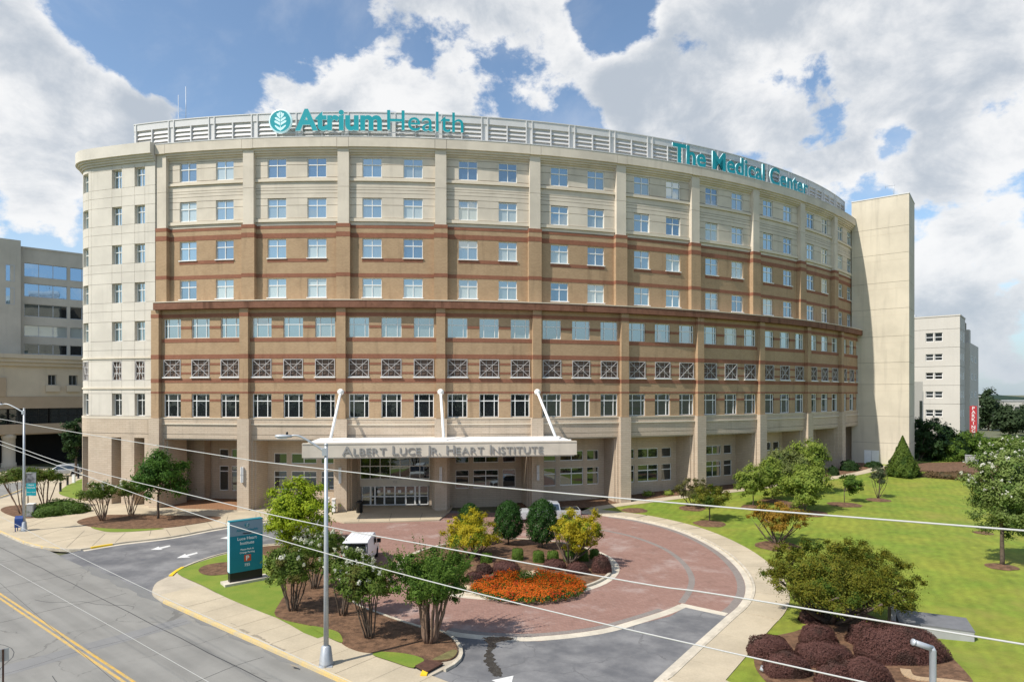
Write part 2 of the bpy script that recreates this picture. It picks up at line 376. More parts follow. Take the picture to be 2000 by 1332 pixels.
def sheet(name, poly, z, m, follow=True, grid=None, parent=None, skirt=0, zf=None, **kw):
    """flat or terrain-following polygon; grid = spacing of interior points; skirt = depth of a wall round its edge"""
    P = [Vector(p[:2]) for p in poly]
    pts = list(P)
    if grid:
        # densify the outline too
        Q = []
        for a, b in zip(P, P[1:]+P[:1]):
            k = max(1, int((b-a).length/grid))
            Q += [a+(b-a)*(i/k) for i in range(k)]
        P = Q; pts = list(P)
        xs = [p.x for p in P]; ys = [p.y for p in P]
        x = min(xs)+grid/2
        while x < max(xs):
            y = min(ys)+grid/2
            while y < max(ys):
                q = Vector((x+random.uniform(-.2,.2)*grid, y+random.uniform(-.2,.2)*grid)); 
                # inside test
                c = False; j = len(P)-1
                for i in range(len(P)):
                    a, b = P[i], P[j]
                    if (a.y > q.y) != (b.y > q.y) and q.x < (b.x-a.x)*(q.y-a.y)/(b.y-a.y)+a.x: c = not c
                    j = i
                if c: pts.append(q)
                y += grid
            x += grid
    n = len(P)
    r = delaunay_2d_cdt(pts, [(i, (i+1) % n) for i in range(n)], [list(range(n))], 1, 1e-4)
    f = zf or (lambda x, y: z + (H(x, y) if follow else 0))
    V = [(v.x, v.y, f(v.x, v.y)) for v in r[0]]; F = [tuple(t) for t in r[2]]
    mb = MB(); mb.v = V; mb.f = F; mb.uv = [None]*len(F); mb.mi = [0]*len(F); mb.sm = [True]*len(F)
    if skirt:
        for a, b in zip(P, P[1:]+P[:1]):
            za, zb = f(a.x, a.y), f(b.x, b.y)
            mb.poly([(a.x,a.y,za-skirt),(b.x,b.y,zb-skirt),(b.x,b.y,zb),(a.x,a.y,za)])
    return mb.build(name, m, parent, **kw)
def offs(P, d, closed=False):
    """offset a 2-D polyline to its left by d"""
    P = [Vector(p[:2]) for p in P]; out = []
    n = len(P)
    for i in range(n):
        a = P[(i-1) % n] if (closed or i > 0) else P[i]; b = P[(i+1) % n] if (closed or i < n-1) else P[i]
        t = (b-a).normalized(); out.append(P[i]+Vector((-t.y, t.x))*d)
    return out
def strip(mb, P, d0, d1, z0, z1, follow=True, closed=False, top=True, zb=None):
    """raised strip between offsets d0 and d1 of a polyline"""
    A, B = offs(P, d0, closed), offs(P, d1, closed); n = len(P)
    hh = (lambda p: H(p.x, p.y)) if follow else (lambda p: 0)
    for i in range(n if closed else n-1):
        j = (i+1) % n; a, b, c, d = A[i], A[j], B[j], B[i]
        mb.poly([(p.x, p.y, z1+hh(p)) for p in (a, b, c, d)])
        mb.poly([(a.x,a.y,z0+hh(a)),(b.x,b.y,z0+hh(b)),(b.x,b.y,z1+hh(b)),(a.x,a.y,z1+hh(a))])
        mb.poly([(c.x,c.y,z0+hh(c)),(d.x,d.y,z0+hh(d)),(d.x,d.y,z1+hh(d)),(c.x,c.y,z1+hh(c))])
    if not closed:
        for i in (0, n-1):
            a, d = A[i], B[i]; mb.poly([(a.x,a.y,z0+hh(a)),(d.x,d.y,z0+hh(d)),(d.x,d.y,z1+hh(d)),(a.x,a.y,z1+hh(a))])
# ================================================================== THE HOSPITAL: a curved block
CX, CY = -18.25, 163.65; T0, AL, RU = -.2085, .10623, 97.0
HB = empty('hospital_building', (CX, CY, 0), 0, 'long curved hospital block in cream precast and banded tan brick with rooftop letters', 'building')
def A(u, z, r): return (r*math.sin(u/RU), -r*math.cos(u/RU), z)
def cellbox(mb, mp, u0, u1, z0, z1, d0, d1, seg=1.8):
    n = max(1, math.ceil(abs(u1-u0)/seg)); us = [u0+(u1-u0)*i/n for i in range(n+1)]
    for a, b in zip(us, us[1:]):
        mb.poly([mp(a,z0,d1), mp(b,z0,d1), mp(b,z1,d1), mp(a,z1,d1)], [(a,z0),(b,z0),(b,z1),(a,z1)])
        mb.poly([mp(b,z0,d0), mp(a,z0,d0), mp(a,z1,d0), mp(b,z1,d0)], [(b,z0),(a,z0),(a,z1),(b,z1)])
        mb.poly([mp(a,z1,d1), mp(b,z1,d1), mp(b,z1,d0), mp(a,z1,d0)], [(a,0),(b,0),(b,.2),(a,.2)])
        mb.poly([mp(a,z0,d0), mp(b,z0,d0), mp(b,z0,d1), mp(a,z0,d1)], [(a,0),(b,0),(b,.2),(a,.2)])
    for u in (u0, u1):
        q = [mp(u,z0,d0), mp(u,z0,d1), mp(u,z1,d1), mp(u,z1,d0)]
        mb.poly(q if u == u0 else q[::-1], [(d0,z0),(d1,z0),(d1,z1),(d0,z1)] if u == u0 else [(d0,z1),(d1,z1),(d1,z0),(d0,z0)])
def wall(mb, mp, u0, u1, z0, z1, holes, d, dep, seg=1.8):
    """wall front at d with rectangular holes whose reveals go back by dep"""
    holes = [h for h in holes if h[0] < u1 and h[1] > u0 and h[2] < z1-1e-4 and h[3] > z0+1e-4]
    us = {u0, u1}; zs = {z0, z1}
    for h in holes:
        us |= {x for x in h[:2] if u0 < x < u1}; zs |= {x for x in h[2:] if z0 < x < z1}
    us, zs = sorted(us), sorted(zs); U = []
    for a, b in zip(us, us[1:]):
        n = max(1, math.ceil((b-a)/seg)); U += [a+(b-a)*i/n for i in range(n)]
    U.append(us[-1])
    inh = lambda u, z: any(h[0] < u < h[1] and h[2] < z < h[3] for h in holes) or not (u0 < u < u1 and z0 < z < z1)
    for a, b in zip(U, U[1:]):
        for c, e in zip(zs, zs[1:]):
            um, zm = (a+b)/2, (c+e)/2
            if inh(um, zm): continue
            mb.poly([mp(a,c,d), mp(b,c,d), mp(b,e,d), mp(a,e,d)], [(a,c),(b,c),(b,e),(a,e)])
            if inh(um, c-1e-3): mb.poly([mp(a,c,d-dep), mp(b,c,d-dep), mp(b,c,d), mp(a,c,d)], [(a,0),(b,0),(b,dep),(a,dep)])
            if inh(um, e+1e-3): mb.poly([mp(a,e,d), mp(b,e,d), mp(b,e,d-dep), mp(a,e,d-dep)], [(a,0),(b,0),(b,dep),(a,dep)])
            if inh(a-1e-3, zm): mb.poly([mp(a,c,d-dep), mp(a,c,d), mp(a,e,d), mp(a,e,d-dep)], [(0,c),(dep,c),(dep,e),(0,e)])
            if inh(b+1e-3, zm): mb.poly([mp(b,c,d), mp(b,c,d-dep), mp(b,e,d-dep), mp(b,e,d)], [(0,c),(dep,c),(dep,e),(0,e)])
def inst(name, me, phis, parent=HB):
    return [link(name, me, parent, (0,0,0), p) for p in phis]
NB = 10
BAYS = [T0+(i+.5)*AL for i in range(NB)]; PILS = [T0+i*AL for i in range(NB+1)]
HU = AL*RU/2
UA, UB = T0*RU-.7, (T0+NB*AL)*RU+.6          # ends of the block along the arc

# ---- windows: a frame that parents its panes, sill, bracing
PANES = {}
def pane_mesh(w, h, m):
    k = (round(w,3), round(h,3), m.name)
    if k not in PANES:
        mb = MB(); mb.box((0,0,0), (w,.02,h)); PANES[k] = mb.mesh('pane', m)
    return PANES[k]
def make_window(w, h, vx, hz, gm, fm=None, gl=None, bar=.075, split=True, sill=False, x_brace=False, name='window'):
    """vx / hz: mullion and transom positions as fractions (from left / from the bottom); origin bottom centre, looks along -y"""
    fm = fm or white; mb = MB(); e = bar
    mb.box((-w/2+e/2,0,h/2), (e,.10,h)); mb.box((w/2-e/2,0,h/2), (e,.10,h))
    mb.box((0,0,e/2), (w-2*e,.10,e)); mb.box((0,0,h-e/2), (w-2*e,.10,e))
    xs = [-w/2+e]+[-w/2+w*f for f in vx]+[w/2-e]; zs = [e]+[h*f for f in hz]+[h-e]
    for x in xs[1:-1]: mb.box((x,-.008,h/2), (bar*.9,.09,h-2*e))
    for z in zs[1:-1]: mb.box((0,-.02,z), (w-2*e,.09,bar*1.25))
    root = mb.build(name, fm, HB)
    if split:
        for a, b in zip(xs, xs[1:]):
            for c, d in zip(zs, zs[1:]):
                link('pane', pane_mesh(b-a, d-c, gl if (gl and c < h*.5) else gm), root, ((a+b)/2, .03, (c+d)/2), random.uniform(-.012,.012))
    else:
        g = MB()
        for a, b in zip(xs, xs[1:]):
            for c, d in zip(zs, zs[1:]): g.box(((a+b)/2, .03, (c+d)/2), (b-a,.02,d-c), rz=random.uniform(-.006,.006))
        g.build('glazing', gm, root)
    if sill:
        s = MB(); s.box((0,-.10,-.05), (w+.16,.42,.10)); s.build('sill', white, root)
    if x_brace:
        b = MB(); y = -.16
        for x in (-w/2+.04, w/2-.04): b.box((x,y,h/2), (.07,.05,h))
        for z in (.04, h-.04): b.box((0,y,z), (w-.15,.05,.07))
        b.bar((-w/2+.1,y-.03,.1), (w/2-.1,y-.03,h-.1), .05, .05, Vector((0,1,0))); b.bar((-w/2+.1,y-.032,h-.1), (w/2-.1,y-.032,.1), .05, .05, Vector((0,1,0)))
        b.build('bracing', bargrey, root)
    return root
def place(proto, t, r, z, first=[0]):
    loc = (r*math.sin(t), -r*math.cos(t), z)
    if not proto.get('_used'):
        proto['_used'] = 1; proto.location = loc; proto.rotation_euler = (0,0,t); return proto
    return copytree(proto, loc, t)
# ---- core behind the skin, roof, back
mb = MB(); cellbox(mb, A, UA+.3, UB-.3, 22.0, 38.6, 78, 96.02); mb.build('inner_wall', core_m, HB)
mb = MB(); cellbox(mb, A, UA+.3, UB-.3, 7.72, 21.9, 78, 96.94); mb.build('inner_wall', core_m, HB)
mb = MB(); cellbox(mb, A, UA+.2, UB-.2, 38.62, 39.2, 77.8, 95.95); mb.build('roof', roofm, HB)
mb = MB(); cellbox(mb, A, UA+.3, UB-.3, -.2, 7.70, 78, 89.2); mb.build('inner_wall', core_m, HB)
# end walls (tan / cream) closing the arc at its right end
mb = MB(); cellbox(mb, A, UB-.28, UB+.0, 22.3, 38.4, 79, 96.3); mb.build('end_wall', cream, HB)
mb = MB(); cellbox(mb, A, UB-.28, UB+.05, 9.75, 22.0, 79, 97.3); mb.build('end_wall', tan, HB)
mb = MB(); cellbox(mb, A, UB-.28, UB+.1, -.3, 9.70, 79, 97.3); mb.build('end_wall', stone, HB)

WX = (-2.19, 2.19)
ROWS_U = [(35.45,37.52),(31.12,33.24),(26.85,28.92),(22.63,24.70)]
holes = [(x-1.03,x+1.03,a,b) for x in WX for a, b in ROWS_U]
# cream precast rows: each row of each bay is a panel
rows = [(30.32,30.68),(33.24,33.73),(33.73,34.09),(34.09,34.36),(34.36,34.98),(35.28,35.44),(37.52,38.0)]
for (a, b) in rows:
    mb = MB(); cellbox(mb, A, -HU, HU, a+.022, b-.022, 96.04, 96.30); inst('wall_panel', mb.mesh('wall_panel', cream), BAYS)
for (a, b) in ((31.10,32.47),(32.47,33.24),(35.45,36.79),(36.79,37.52)):
    for u0, u1 in ((-HU,-3.22),(-1.16,1.16),(3.22,HU)):
        mb = MB(); cellbox(mb, A, u0, u1, a+.022, b-.022, 96.04, 96.30); inst('wall_panel', mb.mesh('wall_panel', cream), BAYS)
for (a, b) in ((30.70,31.04),(35.0,35.26)):
    mb = MB(); cellbox(mb, A, -HU+.5, HU-.5, a, b, 96.05, 96.46); inst('sill_course', mb.mesh('sill_course', ledge), BAYS)
# tan brick field with red bands
mb = MB(); wall(mb, A, -HU, HU, 22.2, 30.30, holes, 96.30, .26); inst('brick_wall', mb.mesh('brick_wall', tan), BAYS)
for a, b, u in ((29.0,29.5,HU),(24.8,25.2,HU),(30.0,30.3,HU),(26.42,26.8,3.25)):
    mb = MB(); cellbox(mb, A, -u, u, a, b, 96.2, 96.325); inst('brick_band', mb.mesh('brick_band', red), BAYS)
# pilasters of the upper storeys
for a, b in ((30.42,34.28),(34.31,38.42)): mb = MB(); cellbox(mb, A, -.6, .6, a, b, 96.1, 96.77); inst('pilaster', mb.mesh('pilaster', cream), PILS)
mb = MB(); cellbox(mb, A, -.72, .72, 22.2, 30.40, 96.1, 96.85); br = mb.mesh('pilaster', tan)
mb = MB()
pbs = []
for a, b in ((29.0,29.5),(24.8,25.2),(30.0,30.395)): mb = MB(); cellbox(mb, A, -.735, .735, a, b, 96.1, 96.87); pbs.append(mb.mesh('brick_band', red))
for p in PILS:
    o = link('pilaster', br, HB, (0,0,0), p)
    for pb in pbs: link('brick_band', pb, o)
# cornice steps, fascia, coping
for a, b, r in ((38.21,38.44,96.82),(38.0,38.2,96.66),(37.82,37.99,96.48)):
    mb = MB(); cellbox(mb, A, -HU+.6, HU-.6, a, b, 96.0, r); inst('cornice_step', mb.mesh('cornice_step', cream), BAYS)
mb = MB(); cellbox(mb, A, -HU+.63, HU-.63, 38.45, 39.44, 96.0, 97.0); inst('fascia_panel', mb.mesh('fascia_panel', cream), BAYS)
mb = MB(); cellbox(mb, A, -.6, .6, 38.43, 39.44, 96.0, 97.0); inst('fascia_panel', mb.mesh('fascia_panel', cream), PILS)
mb = MB(); cellbox(mb, A, UA+.1, UB-.1, 39.45, 39.53, 95.2, 97.03); mb.build('coping', screen, HB)
# windows of the upper storeys
wa = make_window(2.06, 2.07, (.5,), (.64,), glass_sky, split=True)
wab = make_window(2.06, 2.07, (.5,), (.64,), glass_pale, split=True)
wae = make_window(2.06, 2.07, (.5,), (.64,), glass_deep, split=True)
waf = make_window(2.06, 2.07, (.5,), (.64,), glass_sky, gl=glass_mid, split=True)
wag = make_window(2.06, 2.07, (.5,), (.64,), glass_sky, gl=glass_pale, split=True)
wah = make_window(2.06, 2.07, (.5,), (.64,), glass_deep, split=False)
wac = make_window(2.06, 2.07, (.5,), (.64,), glass_sky, split=False)
wad = make_window(2.06, 2.07, (.5,), (.64,), glass_pale, split=False)
wrng = random.Random(3)
blinds = {(0,1,0),(2,1,1),(3,1,0),(3,1,1),(5,2,1),(6,1,0),(1,2,1),(4,2,0),(0,3,1),(1,3,0),(2,3,0),(2,3,1),(3,2,1),(6,2,1),(7,3,0),(8,2,1),(4,3,1),(9,1,0),(0,0,1),(1,3,1),(3,3,0)}
for i, p in enumerate(BAYS):
    for j, (a, b) in enumerate(ROWS_U):
        for k, x in enumerate(WX):
            pale = (i,j,k) in blinds
            q = wrng.random()
            pr = (wab if q < .45 else wag) if pale else (wae if q < .34 else waf if q > .84 else wa)
            if i >= 6: pr = wad if pale else (wah if q < .6 else wac)
            place(pr, p+x/RU, 96.12, a)
mb = MB(); mb.box((0,0,0), (2.2,.3,.09)); sl_me = mb.mesh('window_sill', whitep)
for p in BAYS:
    for a in (26.85, 22.63):
        for x in WX: t = p+x/RU; link('window_sill', sl_me, HB, (96.27*math.sin(t), -96.27*math.cos(t), a-.04), t)

# ---- lower block
LX = (-3.38, 0, 3.38)
ROWS_L = [(18.33,20.42),(14.15,16.04),(9.86,12.36)]
holes = [(x-1.05,x+1.05,a,b) for x in LX for a, b in ROWS_L]
mb = MB(); wall(mb, A, -HU, HU, 9.74, 21.36, holes, 97.25, .28); inst('brick_wall', mb.mesh('brick_wall', tan), BAYS)
for a, b in ((20.52,20.9),(17.87,18.26),(16.10,16.56),(13.56,13.97),(12.42,12.60)):
    mb = MB(); cellbox(mb, A, -HU, HU, a, b, 97.1, 97.278); inst('brick_band', mb.mesh('brick_band', red), BAYS)
for a, b in ((19.3,19.58),(15.42,15.66),(14.46,14.68),(11.55,11.8)):
    for u0, u1 in ((-2.33,-1.05),(1.05,2.33)): mb = MB(); cellbox(mb, A, u0, u1, a, b, 97.1, 97.276); inst('pier_band', mb.mesh('pier_band', red), BAYS)
mb = MB(); cellbox(mb, A, -.47, .47, 9.76, 21.34, 97.0, 97.7); br = mb.mesh('pilaster', tan)
mb = MB()
pbs = []
for a, b in ((20.52,20.9),(16.10,16.56),(13.56,13.97),(12.42,12.60)): mb = MB(); cellbox(mb, A, -.485, .485, a, b, 97.0, 97.718); pbs.append(mb.mesh('brick_band', red))
for p in PILS:
    o = link('pilaster', br, HB, (0,0,0), p)
    for pb in pbs: link('brick_band', pb, o)
mb = MB(); cellbox(mb, A, -HU, HU, 21.37, 22.1, 96.5, 97.95); inst('parapet', mb.mesh('parapet', redstain), BAYS)
mb = MB(); cellbox(mb, A, -HU, HU, 22.11, 22.2, 96.2, 98.0); inst('coping', mb.mesh('coping', ledge), BAYS)
wl = make_window(2.1, 2.09, (.23,.79), (.64,), glass_sky, split=False, bar=.06)
wlm_ = make_window(2.1, 2.09, (.23,.79), (.64,), glass_mid, split=False, bar=.06)
wlp = make_window(2.1, 2.09, (.23,.79), (.64,), glass_pale, split=False, bar=.06)
wx = make_window(2.1, 1.89, (.35,.67), (.36,.70), glass_brown, fm=bargrey, split=False, bar=.035, sill=True, x_brace=True)
wd = make_window(2.1, 2.5, (.24,.77), (.70,), glass_dark, split=False, bar=.075)
for i, p in enumerate(BAYS):
    for x in LX:
        t = p+x/RU
        place(wlp if (i, x) in ((6,0),) else (wlm_ if wrng.random() < .3 else wl), t, 97.06, 18.33); place(wx, t, 97.12, 14.15); place(wd, t, 97.06, 9.86)
# ---- stone base: beam, piers, fins, recesses
for a, b in ((7.58,8.02),(8.06,9.70)): mb = MB(); cellbox(mb, A, -HU+.3, HU-.3, a, b, 95, 97.3); inst('stone_beam', mb.mesh('stone_beam', stone), BAYS)
mb = MB(); cellbox(mb, A, -HU+.3, HU-.3, 8.015, 8.065, 95, 97.22); inst('shadow_joint', mb.mesh('shadow_joint', core_m), BAYS)
mb = MB(); cellbox(mb, A, -HU+.63, HU-.63, 9.08, 9.20, 97, 97.42); inst('stone_ledge', mb.mesh('stone_ledge', ledge), BAYS)
mb = MB(); cellbox(mb, A, -HU, HU, 9.705, 9.80, 97, 97.36); inst('stone_ledge', mb.mesh('stone_ledge', ledge), BAYS)
mb = MB(); cellbox(mb, A, -HU, HU, 7.44, 7.575, 89, 97.2); inst('soffit', mb.mesh('soffit', soffit), BAYS)
mb = MB(); cellbox(mb, A, -.64, .64, -.4, 9.74, 96.9, 97.85); pier = mb.mesh('pier', stone)
mb = MB(); cellbox(mb, A, -.80, .80, -.4, 7.576, 94.0, 97.32); cellbox(mb, A, -.96, .96, -.4, 7.574, 94.0, 96.9); fin = mb.mesh('fin_wall', stone)
for p in PILS:
    o = link('pier', pier, HB, (0,0,0), p); link('fin_wall', fin, o)
def ghole(sx=1):
    hs = []
    for z0, z1 in ((4.68,5.84),(1.86,3.9)):
        for u, w in ((-2.72,1.5),(0,2.9),(2.72,1.5)): hs.append((u-w/2,u+w/2,z0,z1))
    return hs
RB = 94.3
mb = MB(); wall(mb, A, -HU, HU, -.3, 7.46, ghole(), RB, .25); gw = mb.mesh('recess_wall', stone)
g1s = make_window(1.5, 1.16, (), (), glass_dark); g1l = make_window(1.5, 2.04, (), (.66,), glass_dark)
g2s = make_window(2.9, 1.16, (.5,), (), glass_dark, bar=.09); g2l = make_window(2.9, 2.04, (.5,), (.66,), glass_dark, bar=.09)
for i in (1,3,4,5,6,7,8,9):
    link('recess_wall', gw, HB, (0,0,0), BAYS[i])
    b = MB(); cellbox(b, A, -HU, HU, -.3, 7.46, RB-.6, RB-.27); b.build('inner_wall', dark, HB, rz=BAYS[i])
    for u in (-2.72, 2.72):
        place(g1s, BAYS[i]+u/RU, RB-.14, 4.68); place(g1l, BAYS[i]+u/RU, RB-.14, 1.86)
    place(g2s, BAYS[i], RB-.14, 4.68); place(g2l, BAYS[i], RB-.14, 1.86)
# bay 0: the deep loggia
b = BAYS[0]
h0 = [(-1.95,-.75,1.1,4.0),(-.30,.90,1.1,4.0),(-1.95,-.75,4.85,5.95),(-.30,.90,4.85,5.95)]
mb = MB(); wall(mb, A, -HU, HU, -.3, 7.46, h0, 91.2, .2); mb.build('recess_wall', stone, HB, rz=b)
mb = MB(); cellbox(mb, A, -HU, -3.1, -.3, 7.46, 91.3, 92.4); mb.build('recess_wall', stone, HB, rz=b)
mb = MB(); cellbox(mb, A, -HU, HU, -.3, 7.46, 89.3, 90.98); mb.build('inner_wall', dark, HB, rz=b)
mb = MB(); cellbox(mb, A, -HU+.2, HU-.2, -.1, .145, 91, 97.6); mb.build('tiled_floor', tilem, HB, rz=b)
w1 = make_window(1.2, 2.9, (), (.78,), glass_dark, bar=.08); w2 = make_window(1.2, 1.1, (), (), glass_dark, bar=.08)
for u in (-1.35, .30): place(w1, b+u/RU, 91.12, 1.1); place(w2, b+u/RU, 91.12, 4.85)
# bay 2: the entrance
b = BAYS[2]; RE = 94.3
mb = MB(); wall(mb, A, -HU, HU, -.1, 7.46, [(-3.85,3.85,-.2,2.98),(-3.85,3.85,2.98,5.9)], RE, .3); mb.build('recess_wall', stone, HB, rz=b)
mb = MB(); cellbox(mb, A, -HU, HU, -.1, 7.46, RE-3.4, RE-3.2); mb.build('inner_wall', dark, HB, rz=b)
ge = make_window(7.6, 2.85, [k/7 for k in range(1,7)], (.5,), glass_dark, bar=.07, name='entrance_glazing'); place(ge, b, RE-.12, 3.0)
mb = MB(); mb.box((0,0,0), (7.6,.12,.74)); hd = mb.build('door_header', cream2, HB, (RE*math.sin(b)*.999, -RE*math.cos(b)*.999, 2.6), b)
def text_mesh(body, size, ext=.02, bold=0.0, bev=0.0):
    cu = bpy.data.curves.new('letters', 'FONT'); cu.body = body; cu.size = size; cu.extrude = ext; cu.offset = bold; cu.align_x = 'LEFT'; cu.resolution_u = 4
    o = bpy.data.objects.new('letters', cu); COL.objects.link(o)
    dg = bpy.context.evaluated_depsgraph_get(); me = bpy.data.meshes.new_from_object(o.evaluated_get(dg))
    bpy.data.objects.remove(o); bpy.data.curves.remove(cu)
    return me
def bounds(me):
    if not len(me.vertices): return (0,0,0,0)
    a = np.empty(len(me.vertices)*3, dtype=np.float32); me.vertices.foreach_get('co', a); a = a.reshape(-1,3)
    return (a[:,0].min(), a[:,0].max(), a[:,1].min(), a[:,1].max())
def text_obj(body, size, m, parent, loc, rz=0, ext=.012, bold=0.0, centre=True, name='lettering', width=None):
    """upright text whose face looks along local -y"""
    me = text_mesh(body, size, ext, bold); x0, x1, y0, y1 = bounds(me)
    if centre: me.transform(Matrix.Translation((-(x0+x1)/2, 0, 0)))
    if width: me.transform(Matrix.Diagonal((width/max(1e-3, x1-x0), 1, 1, 1)))
    me.transform(Matrix.Rotation(R(90), 4, 'X')); me.materials.clear(); me.materials.append(m)
    return link(name, me, parent, loc, rz)
text_obj('755', .34, greylet, hd, (0,-.08,-.05))
xs = [-3.75,-2.75,-2.25,-1.2,0,1.2,2.25,2.75,3.75]
for a, c in zip(xs, xs[1:]):
    w = c-a-.02; nm = 'sliding_door' if abs((a+c)/2) < 1.3 else 'door_sidelight'
    d = make_window(w, 2.14, (), (.45,), glass_dark, bar=.09, name=nm, split=True)
    place(d, b+((a+c)/2)/RU, RE-.12, .13)
    if abs((a+c)/2) < 1.9 and abs((a+c)/2) > .3:
        mb = MB(); mb.box((0,0,0), (.34,.01,.3)); mb.build('notice', whitep, d, (.12 if a > 0 else -.1,-.005,1.45 if a > 0 else 1.5))
# wall lights on the piers
mb = MB(); mb.box((0,-.12,.0), (.26,.22,1.6)); mb.m = 1; mb.box((0,-.25,0), (.06,.05,1.7)); mb.box((0,-.242,.0), (.32,.03,.07)); wlm = mb.mesh('wall_light', [lampclear, galv])
for i in (1,2,3,4): link('wall_light', wlm, HB, (97.85*math.sin(PILS[i]), -97.85*math.cos(PILS[i]), 3.9), PILS[i])

# ---- rooftop screen: bays of louvres
ts = -.264; pitch = AL/2; RS = 95.0; hs = pitch*RU/2
mb = MB(); cellbox(mb, A, -hs, hs, 39.4, 42.2, 94.6, 94.78); cellbox(mb, A, -hs, hs, 42.15, 42.86, 94.6, 95.0); cellbox(mb, A, -hs, hs, 42.87, 42.97, 94.55, 95.06)
cellbox(mb, A, -hs, -hs+.30, 39.4, 42.15, 94.6, 94.92); cellbox(mb, A, hs-.30, hs, 39.4, 42.15, 94.6, 94.92)
for u in (-hs+.34, hs-.34, 0): cellbox(mb, A, u-.06, u+.06, 39.4, 42.86 if u else 42.15, 94.6, 95.08)
scr = mb.mesh('louvre_screen', screen)
mb = MB()
cellbox(mb, A, -hs+.41, -.07, 0, .30, 94.70, 94.74); 
sl1 = MB(); 
def slat(u0, u1):
    m_ = MB(); n = 3; us = [u0+(u1-u0)*i/n for i in range(n+1)]
    for a, c in zip(us, us[1:]):
        m_.poly([A(a,0,94.98),A(c,0,94.98),A(c,.34,94.84),A(a,.34,94.84)]); m_.poly([A(a,.04,94.80),A(c,.04,94.80),A(c,0,94.98),A(a,0,94.98)])
    return m_.mesh('slat', screen2)
sa, sb = slat(-hs+.41, -.07), slat(.07, hs-.41)
for k in range(21):
    o = link('louvre_screen', scr, HB, (0,0,0), ts+(k+.5)*pitch)
    for q in range(5):
        link('slat', sa, o, (0,0,39.75+q*.46)); link('slat', sb, o, (0,0,39.75+q*.46))
# return of the screen at its left end
tl = ts
mb = MB()
for q in range(6):
    z = 39.8+q*.46
    mb.bar((94.9*math.sin(tl),-94.9*math.cos(tl),z), (86*math.sin(tl),-86*math.cos(tl),z), .16, .2)
mb.bar((94.9*math.sin(tl),-94.9*math.cos(tl),42.6), (86*math.sin(tl),-86*math.cos(tl),42.6), .2, .7)
mb.bar((94.7*math.sin(tl+.002),-94.7*math.cos(tl+.002),41.0), (86*math.sin(tl+.002),-86*math.cos(tl+.002),41.0), .05, 3.1)
mb.build('louvre_return', screen, HB)
tl = ts+21*pitch
mb = MB(); mb.bar((94.9*math.sin(tl),-94.9*math.cos(tl),41.2), (86*math.sin(tl),-86*math.cos(tl),41.2), .1, 3.3); mb.build('louvre_return', screen, HB)

# ---- rooftop letters
def tan_at(px, r):   # arc angle of the point of the cylinder of radius r seen at image column px
    s = (px-1000)/FPX; lo, hi = -.6, 1.0
    for _ in range(60):
        m_ = (lo+hi)/2
        if (CX+r*math.sin(m_))/(CY-r*math.cos(m_)) < s: lo = m_
        else: hi = m_
    return lo
def letters_on_arc(parent, chunks, t_a, t_b, r, z, capratio=None, height=2.1):
    """chunks: (text, bold); spreads the text from t_a to t_b along the arc, each letter a mesh of its own"""
    items = []; x = 0
    for body, bold in chunks:
        for k, ch in enumerate(body):
            if ch == ' ': continue
            me = text_mesh(ch, 1.0, .09, bold); b0 = bounds(me)
            pre = text_mesh(body[:k+1], 1.0, 0, bold); b1 = bounds(pre)
            items.append((me, x + b1[1]-b0[1], b0)); last = x + b1[1]
        x = last + .10
    x0 = items[0][1]+items[0][2][0]; W_ = last-x0
    arc = (t_b-t_a)*r; sx = arc/W_
    cap = bounds(text_mesh('T', 1.0, 0, 0))[3]; sz = height/cap
    for me, off, b0 in items:
        xc = off+(b0[0]+b0[1])/2; t = t_a + (xc-x0)*sx/r
        me.transform(Matrix.Translation((-(b0[0]+b0[1])/2, 0, 0))); me.transform(Matrix.Diagonal((sx, sz, .85, 1))); me.transform(Matrix.Rotation(R(90), 4, 'X'))
        me.materials.clear(); me.materials.append(teal); me.materials.append(palecyan)
        mi = [1 if abs(p.normal.y) < .5 else 0 for p in me.polygons]; me.polygons.foreach_set('material_index', mi)
        link('letter', me, parent, (r*math.sin(t), -r*math.cos(t), z), t)
RSG = 95.75
s1 = MB()
ta, tb = tan_at(577, RSG), tan_at(905, RSG)
cellbox(s1, A, ta*RU, tb*RU, 40.55, 40.62, 95.4, 95.48)
sg = s1.build('rooftop_sign', screen2, HB, label='teal rooftop letters reading Atrium Health with a leaf roundel')
letters_on_arc(sg, (('Atrium', .034), ('Health', .0)), ta, tb, RSG, 40.72, height=2.12)
# the roundel
tr_ = tan_at(549, RSG); Rr = 1.28
ro = MB(); ro.lathe((0,0,0), [(0,.0),(Rr,.0),(Rr,.16),(Rr-.12,.2),(Rr-.14,.16),(0,.16)], 40, (0,-1,0)); ro.sm = [False]*len(ro.sm); rd = ro.build('roundel', palecyan, sg, (RSG*math.sin(tr_), -RSG*math.cos(tr_), 41.65), tr_)
ro = MB(); ro.lathe((0,-.165,0), [(0,0),(Rr-.17,0),(Rr-.17,.02),(0,.02)], 40, (0,-1,0)); ro.sm = [False]*len(ro.sm); ro.build('roundel_face', teal, rd)
lf = MB(); y0 = -.19
def pet(pts): lf.poly([(x,y0,z) for x,z in pts]); lf.poly([(-x,y0,z) for x,z in reversed(pts)])
for zc, w in ((.36,.36),(.02,.56),(-.34,.62)):
    pet([(.03,zc-.12),(w,zc+.22),(w+.06,zc+.46 if w < .5 else zc+.38),(w-.12,zc+.5 if w < .5 else zc+.42),(.03,zc+.16)])
pet([(.03,.6),(.22,.74),(.2,.9),(.03,1.02)]); pet([(.0,-1.05),(.04,-1.05),(.04,-.5),(.0,-.5)])
pet([(.05,-1.0),(.30,-.86),(.62,-.52),(.58,-.40),(.05,-.72)])
lf.build('leaf_emblem', palecyan, rd)
ta, tb = tan_at(1313, RSG), tan_at(1577, RSG)
